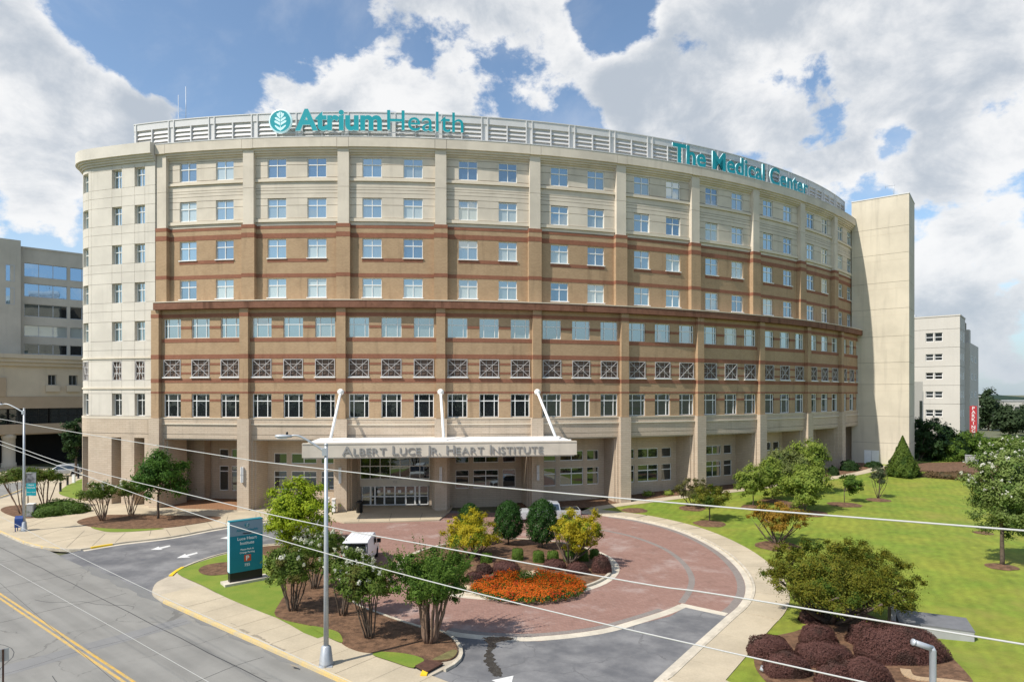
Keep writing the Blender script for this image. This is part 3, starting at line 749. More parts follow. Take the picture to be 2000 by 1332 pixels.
s1 = MB(); cellbox(s1, A, ta*RU, tb*RU, 39.98, 40.06, 95.4, 95.48)
sg = s1.build('rooftop_sign', screen2, HB, label='teal rooftop letters reading The Medical Center')
letters_on_arc(sg, (('The Medical Center', .026),), ta, tb, RSG, 40.12, height=2.15)

# ---- entrance canopy with tie rods and lettering
cr = math.atan2(.12, 1); CC = Vector((-6.6, 60.4))
cp = empty('canopy', (CC.x-CX, CC.y-CY, 0), cr); cp.parent = HB
cp['label'] = 'pale flat entrance canopy hung on three white tie rods, lettered along its front'
wc = 26.1
mb = MB(); mb.box((0,.06,7.02), (wc,.14,1.22)); mb.box((0,.2,7.7), (wc-.02,.5,.12)); mb.box((-wc/2+.07,3.4,7.02), (.14,6.5,1.22)); mb.box((wc/2-.07,3.4,7.02), (.14,6.5,1.22)); mb.box((0,.30,6.36), (wc-.5,.5,.12))
mb.build('canopy_fascia', cream, cp)
mb = MB(); mb.box((0,3.55,7.74), (wc-1.0,6.1,.12)); mb.box((0,.62,7.82), (wc-.9,.12,.12)); mb.build('canopy_roof', whitep, cp)
mb = MB(); mb.box((0,3.5,6.45), (wc-.4,6.2,.08)); mb.build('canopy_soffit', cream2, cp)
Mi = Matrix.Rotation(-cr, 3, 'Z')
for px, i in ((645,2),(867,3),(1087,4)):
    pt = Vector((97.72*math.sin(PILS[i])+CX, -97.72*math.cos(PILS[i])+CY, 12.55)); q = Mi @ (pt-Vector((CC.x, CC.y, 0)))
    d0 = 61.6 if i == 2 else (62.2 if i == 3 else 63.0)
    ft = Vector(((px-1000)/FPX*d0, d0, 7.85)); p = Mi @ (ft-Vector((CC.x, CC.y, 0)))
    mb = MB(); mb.tube([p, q], .14, 12); mb.lathe(q, [(0,-.3),(.32,-.28),(.34,.1),(.2,.3),(0,.34)], 14, (0,-1,0)); mb.box((p.x,p.y,7.9), (.5,.3,.36)); mb.build('tie_rod', whitep, cp)
# small capitals: initials taller than the rest
xx = 0; seq = []
for w in ('Albert', 'Luce', 'Jr.', 'Heart', 'Institute'):
    for k, ch in enumerate(w):
        s_ = .88 if k == 0 else .68
        me = text_mesh(ch.upper(), s_/.72, .03, .004); b0 = bounds(me); seq.append((me, xx, b0)); xx += (b0[1]-b0[0])+.115
    xx += .42
tot = xx-.5; s_x = 19.1/tot
for me, x, b0 in seq:
    me.transform(Matrix.Translation((-b0[0]+x-tot/2, 0, 0))); me.transform(Matrix.Diagonal((s_x,1,1,1))); me.transform(Matrix.Rotation(R(90),4,'X')); me.materials.clear(); me.materials.append(greylet)
    link('letter', me, cp, (.15,-.055,6.62))

# ---- rounded corner tower at the left end
tS = T0-.0068; rT = 96.9; rc = 3.6; t1 = -.306
S1 = (tS-t1)*rT; S2 = S1+rc*math.pi/2
n1 = Vector((math.sin(t1), -math.cos(t1))); P1 = n1*rT; cc = P1-n1*rc
def TW(s, z, d):
    if s <= S1:
        t = tS-s/rT; n = Vector((math.sin(t), -math.cos(t))); p = n*rT
    elif s <= S2:
        a = -(s-S1)/rc; n = Vector((n1.x*math.cos(a)-n1.y*math.sin(a), n1.x*math.sin(a)+n1.y*math.cos(a))); p = cc+n*rc
    else:
        a = -math.pi/2; n = Vector((n1.x*math.cos(a)-n1.y*math.sin(a), n1.x*math.sin(a)+n1.y*math.cos(a))); p = cc+n*rc - n1*(s-S2)
    q = p+n*d
    return (q.x, q.y, z)
SE = S2+11
tw = empty('corner_tower', (P1.x, P1.y, 0)); tw.parent = HB; tw['label'] = 'rounded cream panelled corner tower at the left end of the block'
TL = (-P1.x, -P1.y, 0)
ucol = [0, 1.32, 2.67, 4.42, 5.77, S1, S1+.45, S1+1.85, S1+3.6, S2, S2+2.2, S2+3.5, S2+7, SE]
wins = {1, 3, 6, 10}
zr = [9.85]; 
lv = [(9.95,12.4,'D'),(13.85,16.0,'X'),(18.2,20.35,'T'),(22.45,24.6,'T'),(26.75,28.85,'T'),(31.05,33.1,'T'),(35.15,37.25,'T')]
zb = sorted({9.86,37.75} | {q for a, b, k in lv for q in (a, b)} | {17.2,21.5,25.8,30.1,34.2})
for z0, z1 in zip(zb, zb[1:]):
    iswin = any(abs(z0-a) < .01 for a, b, k in lv)
    for c in range(len(ucol)-1):
        if iswin and c in wins: continue
        mb = MB(); cellbox(mb, TW, ucol[c]+.015, ucol[c+1]-.015, z0+.015, z1-.015, -.48, 0, .45); mb.build('wall_panel', cream2, tw, TL)
mb = MB(); cellbox(mb, TW, 0, SE, 9.86, 37.8, -1.2, -.47, .6); mb.build('inner_wall', core_m, tw, TL)
for a, b in ((16.25,16.42),(12.9,13.08),(9.62,9.84)):
    mb = MB(); cellbox(mb, TW, 0, SE, a, b, -.2, .10, .45); mb.build('stone_ledge', ledge, tw, TL)
wt = make_window(1.33, 2.1, (.5,), (.64,), glass_sky, split=False, bar=.06); wtx = make_window(1.33, 2.14, (.35,.67), (.36,.7), glass_brown, split=False, bar=.05, x_brace=True); wtd = make_window(1.33, 2.44, (.5,), (.7,), glass_dark, split=False, bar=.06)
for a, b, k in lv:
    for c in sorted(wins):
        pr = {'T': wt, 'X': wtx, 'D': wtd}[k]; s = (ucol[c]+ucol[c+1])/2; p = Vector(TW(s, a, -.40 if k != 'X' else -.2)); n = Vector(TW(s, a, 1))-Vector(TW(s, a, 0))
        rz = math.atan2(n.y, n.x)+math.pi/2
        loc = p+Vector(TL)
        if not pr.get('_used'):
            pr['_used'] = 1; pr.parent = tw; pr.location = loc; pr.rotation_euler = (0,0,rz)
        else: copytree(pr, loc, rz, parent=tw)
mb = MB(); cellbox(mb, TW, -.0, SE, 8.02, 9.6, -1.0, .08, .45); cellbox(mb, TW, 0, SE, 7.55, 7.98, -1.0, .05, .45); mb.build('stone_beam', stone, tw, TL)
pc = [(0,1.32),(2.67,4.42),(5.77,S1+.4),(S1+1.9,S2+1.5),(S2+3,SE)]
for a, b in pc:
    mb = MB(); cellbox(mb, TW, a, b, -.4, 7.54, -2.6, .06, .45); mb.build('pier', stone, tw, TL)
mb = MB(); cellbox(mb, TW, -.2, SE, -.4, 7.6, -6.2, -6.0, .8); mb.build('recess_wall', stone, tw, TL)
mb = MB(); cellbox(mb, TW, 0, SE, 38.4, 39.62, -1.0, .72, .4); mb.build('fascia_panel', cream2, tw, TL)
for a, b, d in ((38.2,38.39,.5),(37.98,38.19,.32),(37.76,37.97,.16)):
    mb = MB(); cellbox(mb, TW, 0, SE, a, b, -.8, d, .4); mb.build('cornice_step', cream2, tw, TL)
rp = [TW(s, 0, 0)[:2] for s in [SE*i/40 for i in range(41)]]
mb = MB(); mb.prism([(x-P1.x, y-P1.y) for x, y in reversed(rp)]+[(rp[0][0]-P1.x+2, rp[0][1]-P1.y+12)], 39.0, 39.3); mb.build('roof', roofm, tw)
# ---- elevator tower at the right end
ea = R(38); RC = Vector((59.06, 94.0)); e = Vector((math.cos(ea), -math.sin(ea))); sdv = Vector((math.sin(ea), math.cos(ea)))
et = empty('elevator_tower', (RC.x-CX, RC.y-CY, 0)); et.parent = HB; et['label'] = 'tall blank cream slab tower at the right end of the block'
def EF(u, z, d): q = e*(u-7.65) + (-sdv)*d; return (q.x, q.y, z)
def ES(u, z, d): q = sdv*u + e*d; return (q.x, q.y, z)
zj = [-.3,4.9,8.95,13.8,17.1,21.05,25.2,29.2,33.5,37.5,42.15]
for a, b in zip(zj, zj[1:]):
    mb = MB(); cellbox(mb, EF, 0, 7.65, a+.02, b-.02, -.3, 0, 20)
    mb.build('wall_panel', towercream, et)
    mb = MB(); cellbox(mb, ES, .31, 7, a+.02, b-.02, -.3, 0, 20); mb.build('wall_panel', towercream, et)
mb = MB(); cellbox(mb, EF, .1, 7.55, -.3, 42.0, -6.9, -.04, 20); mb.build('inner_wall', core_m, et)
for z in zj[1:-1]:
    mb = MB(); cellbox(mb, EF, 0, 7.65, z-1.0, z-.97, -.2, .006, 20); mb.build('panel_joint', beige2, et)
mb = MB(); cellbox(mb, EF, -.05, 7.7, 42.15, 42.3, -7, .06, 20); mb.build('coping', screen, et)
mb = MB(); cellbox(mb, EF, 1.75, 3.75, 1.0, 3.7, -.1, .05, 20); o = mb.build('service_door', whitep, et)
mb = MB(); cellbox(mb, EF, 2.73, 2.77, 1.1, 3.6, .04, .06, 20); mb.build('door_joint', greyconc, o)
# antennas
def antenna(x, y, z, h, label, parent=None):
    mb = MB(); mb.tube([(0,0,0),(0,0,h*.45)], .09, 6); mb.tube([(0,0,h*.45),(0,0,h)], .035, 5); mb.box((0,0,h*.5), (.3,.3,.5)); mb.tube([(-.9,0,.2),(-.9,0,h*.9)], .03, 5); mb.bar((-.9,0,.6),(0,0,.6),.05); mb.bar((-.9,0,h*.35),(0,0,h*.35),.05)
    return mb.build('roof_antenna', galv, HB, (x-CX, y-CY, z), 0)
p = at(363, 240, 76); antenna(p.x, p.y, 39.25, 10.0, '')
p = RC+e*(-2.2)+sdv*2
mb = MB(); mb.tube([(0,0,0),(0,0,2.7)], .04, 6); mb.bar((-1.3,0,1.9),(0.2,0,2.1),.05); mb.tube([(-1.3,0,1.6),(-1.3,0,2.3)], .03, 5)
mb.build('roof_antenna', galv, HB, (p.x-CX, p.y-CY, 42.2))
# ================================================================== GROUND
def asph(name, c, c2, crack=.5, strk=.5):
    m = bpy.data.materials.new(name); m.use_nodes = True; t = m.node_tree; p = t.nodes['Principled BSDF']
    p.inputs['Roughness'].default_value = .85; p.inputs['Specular IOR Level'].default_value = .25
    g = N(t, 'ShaderNodeNewGeometry')
    rot = N(t, 'ShaderNodeMapping'); L(t, g.outputs['Position'], rot.inputs['Vector']); rot.inputs['Rotation'].default_value = (0,0,R(37.7)); 
    st = N(t, 'ShaderNodeMapping'); L(t, rot.outputs[0], st.inputs['Vector']); st.inputs['Scale'].default_value = (.07,1.3,1)
    n1 = N(t, 'ShaderNodeTexNoise'); L(t, st.outputs[0], n1.inputs['Vector']); n1.inputs['Scale'].default_value = 1.0; n1.inputs['Detail'].default_value = 4
    n2 = N(t, 'ShaderNodeTexNoise'); L(t, g.outputs['Position'], n2.inputs['Vector']); n2.inputs['Scale'].default_value = .35; n2.inputs['Detail'].default_value = 8; n2.inputs['Roughness'].default_value = .65
    n3 = N(t, 'ShaderNodeTexNoise'); L(t, g.outputs['Position'], n3.inputs['Vector']); n3.inputs['Scale'].default_value = 40; n3.inputs['Detail'].default_value = 3
    f = mth(t, 'ADD', mth(t, 'MULTIPLY', sstep(t, n1.outputs['Fac'], .35, .65), strk), mth(t, 'MULTIPLY', sstep(t, n2.outputs['Fac'], .35, .68), 1-strk))
    col = mixc(t, f, c, c2)
    sp = mth(t, 'ADD', mth(t, 'MULTIPLY', n3.outputs['Fac'], .5), .75); cc = N(t, 'ShaderNodeCombineXYZ'); [L(t, sp, cc.inputs[i]) for i in range(3)]
    col = mixc(t, 1.0, col, cc.outputs[0], 'MULTIPLY')
    # cracks: cell borders, broken up
    wp = N(t, 'ShaderNodeTexNoise'); L(t, g.outputs['Position'], wp.inputs['Vector']); wp.inputs['Scale'].default_value = .8; wp.inputs['Detail'].default_value = 4
    ad = N(t, 'ShaderNodeVectorMath', operation='MULTIPLY_ADD'); L(t, wp.outputs['Color'], ad.inputs[0]); ad.inputs[1].default_value = (1.6,1.6,0); L(t, g.outputs['Position'], ad.inputs[2])
    v = N(t, 'ShaderNodeTexVoronoi', feature='DISTANCE_TO_EDGE'); L(t, ad.outputs[0], v.inputs['Vector']); v.inputs['Scale'].default_value = .17
    ck = mth(t, 'MULTIPLY', mth(t, 'LESS_THAN', v.outputs['Distance'], .0055), sstep(t, n2.outputs['Fac'], .42, .55))
    col = mixc(t, mth(t, 'MULTIPLY', ck, crack), col, tuple(x*.3 for x in c))
    L(t, col, p.inputs['Base Color']); MATS[name] = m
    return m
street_m = asph('worn_street_asphalt', (.265,.255,.23), (.195,.188,.17), .45)
drive_m = asph('dark_drive_asphalt', (.115,.115,.12), (.235,.23,.225), .3, .12)
paver = brickmat('red_paver', (.32,.19,.15), (.265,.148,.115), (.225,.15,.125), .22, .11, .10, .30, uv=False, ang=R(45))
paver2 = brickmat('grey_paver', (.27,.235,.21), (.23,.20,.18), (.20,.17,.15), .22, .11, .1, .2, uv=False, ang=R(45))
dt = paver.node_tree   # pale worn patches of efflorescence on the pavers
pb_ = dt.nodes['Principled BSDF']; src = pb_.inputs['Base Color'].links[0].from_socket
gq = N(dt, 'ShaderNodeNewGeometry'); nq = N(dt, 'ShaderNodeTexNoise'); L(dt, gq.outputs['Position'], nq.inputs['Vector']); nq.inputs['Scale'].default_value = .28; nq.inputs['Detail'].default_value = 9; nq.inputs['Roughness'].default_value = .7
L(dt, mixc(dt, mth(dt, 'MULTIPLY', sstep(dt, nq.outputs['Fac'], .50, .70), .62), src, (.42,.345,.31)), pb_.inputs['Base Color'])
farground = mat('far_ground', (.10,.115,.045), .95, 0, .012, col2=(.16,.15,.11))

E_ = Vector((.7907,-.6122)); NN = Vector((.6122,.7907))
def ST(a, c): q = E_*a + NN*c; return (q.x, q.y)         # street coordinates: a along, c across (0 = under the camera)
mb = MB(); mb.poly([(-4500,-4500,-.25),(4500,-4500,-.25),(4500,4500,-.25),(-4500,4500,-.25)]); mb.build('ground', farground, kind='structure')
sheet('street', [ST(-190,6.6), ST(120,6.6), ST(120,17.1), ST(-190,17.1)], 0, street_m, False, kind='structure')
# lane line, sealed joints
def linepx(name, pts, w, m, z=.006, **kw):
    P = [G(x, y, 0, False) for x, y in pts]; mb = MB(); strip(mb, P, -w/2, w/2, z-.004, z, False); return mb.build(name, m, **kw)
yel = mat('worn_yellow_line', (.62,.37,.07), .85, 0, 2.0, col2=(.42,.33,.17), fine=.3, fscale=14)
mb = MB()
for d in (-.13, .13): 
    P = [Vector(ST(a, 11.42)) for a in range(-190, 121, 5)]; strip(mb, P, d-.065, d+.065, .002, .006, False)
mb.build('centre_line', yel, kind='structure')
seal = mat('tar_seal', (.05,.05,.05), .7)
patch = asph('patched_asphalt', (.20,.197,.19), (.235,.23,.22), .1)
for a0, a1, c0, c1 in ((-52,-46.5,8.0,10.6),(-24,-19.6,12.2,14.6),(-36,-34.6,6.8,16.5)):
    sheet('asphalt_patch', [ST(a0,c0), ST(a1,c0+.1), ST(a1-.1,c1), ST(a0+.15,c1)], .0035, patch, False, kind='structure')
mb = MB()
P = [Vector(ST(a, 15.05+.03*math.sin(a*.9))) for a in range(-150, 60, 3)]; strip(mb, P, -.022, .022, .001, .005, False)
for a in (-58,-50.5,-43,-35,-27.5,-20.5,-13): 
    P = [Vector(ST(a+.12*math.sin(c*1.3+a), c)) for c in np.arange(6.8, 16.9, .6)]; strip(mb, P, -.012, .012, .001, .0045, False)
rng = random.Random(5)
for (a0, c0, n_) in ((-46,12.5,12),(-33,9.6,14),(-26,13.2,10),(-40,8.8,12),(-22,10.2,12)):
    a, c, h_ = a0, c0, rng.uniform(-.5,.5); P = []
    for _ in range(n_): P.append(Vector(ST(a, c))); h_ = .8*h_+rng.uniform(-.45,.45); a += .7*math.cos(h_); c += .5*math.sin(h_)
    strip(mb, P, -.014, .014, .001, .0045, False)
mb.build('road_crack', seal, kind='structure')
# ---- drive asphalt
sheet('driveway', [ST(-57,17.0), ST(-9,17.0), ST(0,17.0), ST(4,17.0), (9,28), (16,38), (14,62), (-6,67), (-22,66.5), (-30,66)], .004, drive_m, False, kind='structure')
# rough edge where the street overlaps the drive
mb = MB(); P = [Vector(ST(a, 17.05+.12*math.sin(a*1.7)+.06*math.sin(a*4.1))) for a in np.arange(-52, -25, .5)]; strip(mb, P, -.30, .30, .004, .0075, False); mb.build('asphalt_joint', asph('joint_asphalt', (.17,.17,.165), (.21,.205,.19), .2), kind='structure')
# ---- brick loop
EP = [(640,1008),(760,1004),(900,1002),(1060,1000),(1130,1002),(1190,1009),(1240,1016),(1300,1030),(1350,1048),(1400,1075),(1435,1105),(1453,1133),(1455,1160),(1441,1184),(1420,1202)]
EDGE = [G(x, y, 0, False) for x, y in EP]
inner = [(1411,1201),(1338,1186),(1309,1203),(1249,1218),(1170,1239),(1054,1252),(965,1249),(899,1244),(868,1236),(800,1226),(735,1200),(675,1170),(645,1130),(620,1090),(640,1040)]
sheet('brick_drive', catmull(EDGE, 4)+[G(x, y, 0, False) for x, y in inner], .008, paver, False, kind='structure')
ring = catmull([G(x, y, 0, False) for x, y in [(1050,1028),(1150,1032),(1225,1045),(1290,1068),(1330,1095),(1350,1125),(1347,1152),(1331,1177)]], 5)
mb = MB(); strip(mb, ring, -.2, .2, .008, .0125, False); mb.build('paver_band', paver2, kind='structure')
rim = catmull(EDGE[5:], 5); mb = MB(); strip(mb, rim, -.50, -.02, .008, .0125, False); mb.build('paver_band', paver2, kind='structure')
bandp = catmull([G(x, y, 0, False) for x, y in [(868,1234),(899,1240),(965,1246),(1054,1247),(1170,1234),(1245,1214),(1305,1195),(1334,1182.5)]], 4)
mb = MB(); strip(mb, bandp, -.28, .28, .008, .0135, False); strip(mb, [G(1328,1180.5,0,False), G(1419,1200,0,False)], -.28, .28, .008, .0138, False); mb.build('stone_band', gutterm, kind='structure')
mb = MB(); strip(mb, offs(catmull([G(x, y, 0, False) for x, y in [(868,1234),(899,1240),(965,1246),(1054,1247),(1170,1234),(1245,1214),(1305,1195)]], 4), .52), -.2, .2, .008, .0125, False); mb.build('paver_band', paver2, kind='structure')
# ---- right-hand kerb line: gutter, kerb, slabs
def dens(P, step):
    P = [Vector(p[:2]) for p in P]; out = [P[0]]; acc_ = 0
    for a, b in zip(P, P[1:]):
        l = (b-a).length; d = step-acc_
        while d < l: out.append(a+(b-a)*d/l); d += step
        acc_ = (acc_+l) % step
    return out
rk = catmull(EDGE[4:], 6)+[G(1350,1264,0,False), G(1275,1332,0,False), Vector((*ST(11.2,17.4),0))]
rk = [Vector(p[:2]) for p in rk]
rkd = dens(rk, .7)
mb = MB(); strip(mb, rkd, 0, .42, .0, .018, True); mb.build('gutter', gutterm, kind='structure')
mb = MB(); strip(mb, rkd, .42, .58, -.1, .13, True); mb.build('kerb', kerbm, kind='structure')
walk = empty('pavement', (14, 50, 0)); tag(walk, kind='structure')
def slabs(parent, line, d0, d1, step, z, m, gap=.02):
    Lr = dens(line, step/3); k = 0
    while k+3 < len(Lr):
        q = Lr[k:k+4]; q = [Vector(p) for p in q]
        t0_ = (q[1]-q[0]).normalized(); t1_ = (q[3]-q[2]).normalized(); q[0] = q[0]+t0_*gap/2; q[3] = q[3]-t1_*gap/2
        mb = MB(); strip(mb, q, d0, d1, z-.14, z+random.uniform(-.003,.003), True); mb.build('slab', m, parent, (-parent.location.x, -parent.location.y, 0)); k += 3
slabs(walk, rk, .60, 2.55, 2.0, .125, conc)
mb = MB(); strip(mb, rkd, .6, 2.5, .0, .085, True); mb.build('slab_bed', conc2, walk, (-14,-50,0))
# ---- lawn
wo_ = offs(rkd, 2.56)
lawnpoly = [p for p in wo_ if p.y > 19.5][::-1]
lawnpoly = [Vector(p) for p in lawnpoly]
lawn = lawnpoly + [Vector(p) for p in [(5,70),(14,73),(24,78),(34,84),(44,91),(52,98),(58,106),(70,118),(84,112),(92,88),(80,55),(62,30),(45,14),(24,6)]]
lm = grass; t = lm.node_tree   # mowing stripes and dry patches
pbq = t.nodes['Principled BSDF']; src = pbq.inputs['Base Color'].links[0].from_socket
gq = N(t, 'ShaderNodeNewGeometry'); wv = N(t, 'ShaderNodeTexWave'); mp = N(t, 'ShaderNodeMapping'); L(t, gq.outputs['Position'], mp.inputs['Vector']); mp.inputs['Rotation'].default_value = (0,0,R(28)); L(t, mp.outputs[0], wv.inputs['Vector'])
wv.inputs['Scale'].default_value = .42; wv.inputs['Distortion'].default_value = 7; wv.inputs['Detail'].default_value = 4; wv.inputs['Detail Scale'].default_value = 1.2
f = mth(t, 'ADD', mth(t, 'MULTIPLY', wv.outputs['Fac'], .13), .93); cq = N(t, 'ShaderNodeCombineXYZ'); [L(t, f, cq.inputs[i]) for i in range(3)]
nq = N(t, 'ShaderNodeTexNoise'); L(t, gq.outputs['Position'], nq.inputs['Vector']); nq.inputs['Scale'].default_value = .16; nq.inputs['Detail'].default_value = 8; nq.inputs['Roughness'].default_value = .7
nm = N(t, 'ShaderNodeTexNoise'); L(t, gq.outputs['Position'], nm.inputs['Vector']); nm.inputs['Scale'].default_value = 1.1; nm.inputs['Detail'].default_value = 7; nm.inputs['Roughness'].default_value = .7
fm_ = mth(t, 'ADD', mth(t, 'MULTIPLY', nm.outputs['Fac'], 1.2), .40); cm_ = N(t, 'ShaderNodeCombineXYZ'); [L(t, fm_, cm_.inputs[i]) for i in range(3)]
src = mixc(t, 1.0, src, cm_.outputs[0], 'MULTIPLY')
o_ = mixc(t, 1.0, src, cq.outputs[0], 'MULTIPLY'); L(t, mixc(t, mth(t, 'MULTIPLY', sstep(t, nq.outputs['Fac'], .5, .75), .75), o_, (.26,.225,.05)), pbq.inputs['Base Color'])
sheet('lawn', lawn, .09, grass, True, 2.2, kind='structure')
# path and mulch along the building
ppx = [(1160,993),(1220,984),(1300,974),(1400,962),(1500,950),(1620,934),(1690,921),(1730,909)]
pth = catmull([G(x, y, .11) for x, y in ppx], 5)
path = empty('path', (20, 78, 0)); tag(path, kind='structure')
slabs(path, pth, -.75, .75, 1.8, .125, conc)
def arcpt(t, r): return (CX+r*math.sin(t), CY-r*math.cos(t))
sheet('mulch_bed', [p for p in offs(pth, .78)]+[arcpt(t_, 94.4) for t_ in np.linspace(.86, .2, 14)]+[(-1.5,67.6),(-1.5,66.2),(3,66.3)], .115, mulch, True, 1.6, kind='structure')
sheet('mulch_bed', [G2(x, y) for x, y in [(1700,925),(1735,912),(1800,904),(1880,902),(1990,915),(2060,938),(1985,958),(1880,932),(1800,920),(1750,930)]], .14, mulch, True, 2, kind='structure')
# ---- left plaza
kerbL = [Vector(ST(-130,16.95)), Vector(ST(-90,16.95)), G(0,1036), G(50,1058), G(85,1067), G(125,1071), G(160,1071), G(190,1066), G(240,1058), G(330,1047.5), G(420,1031), G(520,1015.5), G(600,1011), G(640,1012)]
kerbL = [Vector(p[:2]) for p in kerbL]
kl = catmull(kerbL, 5); kl = [p for p in kl]
plaza = [Vector(p[:2]) for p in kl] + [G(672,1020), G(760,1018), G(858,1014.5), Vector((-6.5,66.2)), Vector((-6.5,69.0)), Vector((-22,70)), Vector((-38,72)), Vector((-46,73.5)), Vector((-52,82)), Vector((-62,100)), Vector((-95,112)), Vector((-130,100))]
sheet('plaza', [Vector(p[:2]) for p in plaza], .13, conc, False, 3.0, skirt=.2, kind='structure')
mb = MB(); strip(mb, dens(kl, .8), -.16, .01, -.1, .136, False); mb.build('kerb', kerbm, kind='structure')
mb = MB(); P = dens([G(0,1036), G(50,1058), G(85,1067), G(125,1071)], .6); strip(mb, P, -.17, .03, -.1, .141, False); P = dens(kerbL[0:3], 1.5); strip(mb, P, -.17, .03, -.1, .141, False); mb.build('painted_kerb', kerby, kind='structure')
mb = MB(); P = catmull([G(176,1068.5), G(190,1066), G(219,1061.5)], 5); strip(mb, P, -.18, .03, -.1, .145, False); mb.build('painted_kerb', kerbyy, kind='structure')
mb = MB(); strip(mb, dens(kl[30:], .8), -.62, -.16, .0, .014, False); mb.build('gutter', gutterm, kind='structure')
mb = MB(); strip(mb, dens(catmull([G(x, y, 0, False) for x, y in [(222,1061),(240,1058),(330,1047.5),(420,1031),(520,1015.5),(600,1011)]], 5), .8), -.175, -.162, -.05, .118, False); mb.build('kerb_face', mat('dark_kerb_front', (.12,.105,.085), .9, .3, 2), kind='structure')  # thin strip along the kerb front in a darker colour
# joints of the plaza slabs
mb = MB(); jm = mat('slab_joint', (.17,.15,.12), .9)
for (x0,y0,x1,y1) in ((292,1046,296,1032),(333,1046,325,1034),(372,1040,362,1028),(415,1031,405,1020),(225,1059,245,1040),(180,1066,205,1042),(130,1069,165,1036),(100,1060,240,1030),(60,1052,150,1024),(25,1040,100,1012),(440,1026,445,1008),(500,1017,500,1004),(560,1012,555,1002),(700,1018,705,1004),(760,1017,765,1002),(820,1015,825,1002),(20,1030,160,990)):
    a, b_ = G(x0,y0,.13,False), G(x1,y1,.13,False); strip(mb, [a, b_], -.02, .02, .128, .1345, False)
mb.build('slab_joint', jm, kind='structure')
def bed(name, pts, m, z, grid=None, **kw): return sheet(name, catmull([G(x, y, .13, False) for x, y in pts], 4, True), z, m, False, grid, kind='structure', **kw)
bed('mulch_bed', [(150,1019),(180,1009),(214,1005.5),(292,1006),(360,1007),(427,1009),(420,1016),(375,1024),(320,1031),(240,1033),(180,1029)], mulch, .165, skirt=.05)
bed('grass_patch', [(178,1029),(206,1038),(248,1038.5),(300,1035),(318,1032),(240,1032.5)], grassb, .150)
bed('mulch_bed', [(1,996),(22,1007),(56,1012),(101,1005),(152,998),(130,988),(67,986),(20,988)], mulch, .165, skirt=.05)
bed('grass_patch', [(115,963),(125,952),(140,944),(165,935),(175,955),(166,973),(150,974),(130,970)], grassb, .16)
sheet('side_street', [G2(x, y, .13, False) for x, y in [(-60,958),(0,946),(60,938),(78,945),(40,962),(0,974),(-60,985)]], .135, street_m, False, kind='structure')
mb = MB(); P = [G(-60,981,.13,False), G(0,971,.13,False), G(30,961,.13,False), G(60,948,.13,False)]; strip(mb, P, -.15, .05, .1, .2, False); mb.build('painted_kerb', kerby, kind='structure')
# entry tiles in front of the loggia
# ---- the kerbed island with the sign
isl = [(302,1163),(297,1154),(306,1136),(334,1122),(359,1108),(396,1093),(446,1078.5),(531,1062.5),(590,1066),(632,1082),(655,1115),(682,1171),(740,1198),(819,1224),(857,1231),(886,1249),(898,1272),(888,1292),(852,1312)]
IP = [Vector(p[:2]) for p in catmull([G(x, y) for x, y in isl], 4)]
e_l = [Vector(ST(a, 16.95)) for a in np.linspace(-13.0, -39.5, 16)]
islp = IP + [Vector((-5.0,25.8))] + [p for p in e_l]
sheet('island_base', islp, .085, conc2, False, skirt=.2, kind='structure')
mb = MB(); strip(mb, dens(IP[12:], .6), -.0, .16, -.1, .145, False); mb.build('kerb', kerbm, kind='structure')
mb = MB(); strip(mb, dens(IP[44:], .6), -.75, 0, .0, .016, False); mb.build('gutter', gutterm, kind='structure')
mb = MB(); strip(mb, catmull([G(336,1124), G(345,1116), G(360,1107)], 4), -.03, .2, -.1, .15, False); mb.build('painted_kerb', kerbyy, kind='structure')
mb = MB(); strip(mb, [Vector(ST(a, 16.95)) for a in np.arange(-39.2, -8, .8)], -.03, .17, -.1, .15, False); mb.build('painted_kerb', kerby, kind='structure')
iw = empty('pavement', (-13, 33, 0)); tag(iw, kind='structure')
slabs(iw, [Vector(ST(a, 17.14)) for a in np.arange(-40.6, -12, .5)], 0, 2.5, 1.75, .128, conc)
stain = mat('damp_stain', (.27,.225,.16), .9, .3, 3)
smudge = mat('sidewalk_grime', (.30,.255,.19), .9, .2, 5)
for x, y, w in ((476,1231,13),(505,1244,15),(541,1264,17),(520,1252,8),(455,1218,7),(575,1300,9)):
    P = [G(x+math.cos(a)*w*random.uniform(.5,1.1)+math.sin(a)*3, y+math.sin(a)*w*.33*random.uniform(.5,1.2)+math.cos(a)*w*.25, .133, False) for a in np.linspace(0, 2*math.pi, 17)[:-1]]
    sheet('stain', P, .1345, smudge, False, kind='structure')
def isheet(name, pts, z, m, smooth=True, **kw):
    P = [G(x, y) for x, y in pts]
    return sheet(name, catmull(P, 4, True) if smooth else P, z, m, False, kind='structure', **kw)
isheet('grass_patch', [(347,1120),(362,1108),(400,1094),(450,1080),(530,1066),(590,1071),(640,1110),(640,1240),(539,1206),(449,1170),(395,1143)], .136, grassb)
isheet('mulch_bed', [(388,1112),(405,1103),(440,1098),(470,1100),(470,1116),(420,1124),(395,1121)], .150, mulch)
mb = [(500,1072),(560,1066),(620,1078),(650,1112),(684,1173),(742,1200),(820,1227),(858,1234),(884,1250),(894,1272),(880,1288),(840,1292),(810,1290),(770,1279),(735,1276),(700,1272),(668,1257),(655,1233),(610,1223),(539,1204),(548,1175),(560,1150),(540,1100)]
isheet('mulch_bed', mb, .165, mulch, skirt=.06)
isheet('grass_patch', [(728,1280),(745,1274),(794,1278),(828,1289),(812,1302),(802,1305),(765,1293)], .172, grassb)
isheet('grass_patch', [(606,1224),(640,1229),(663,1238),(668,1256),(640,1245)], .172, grassb)
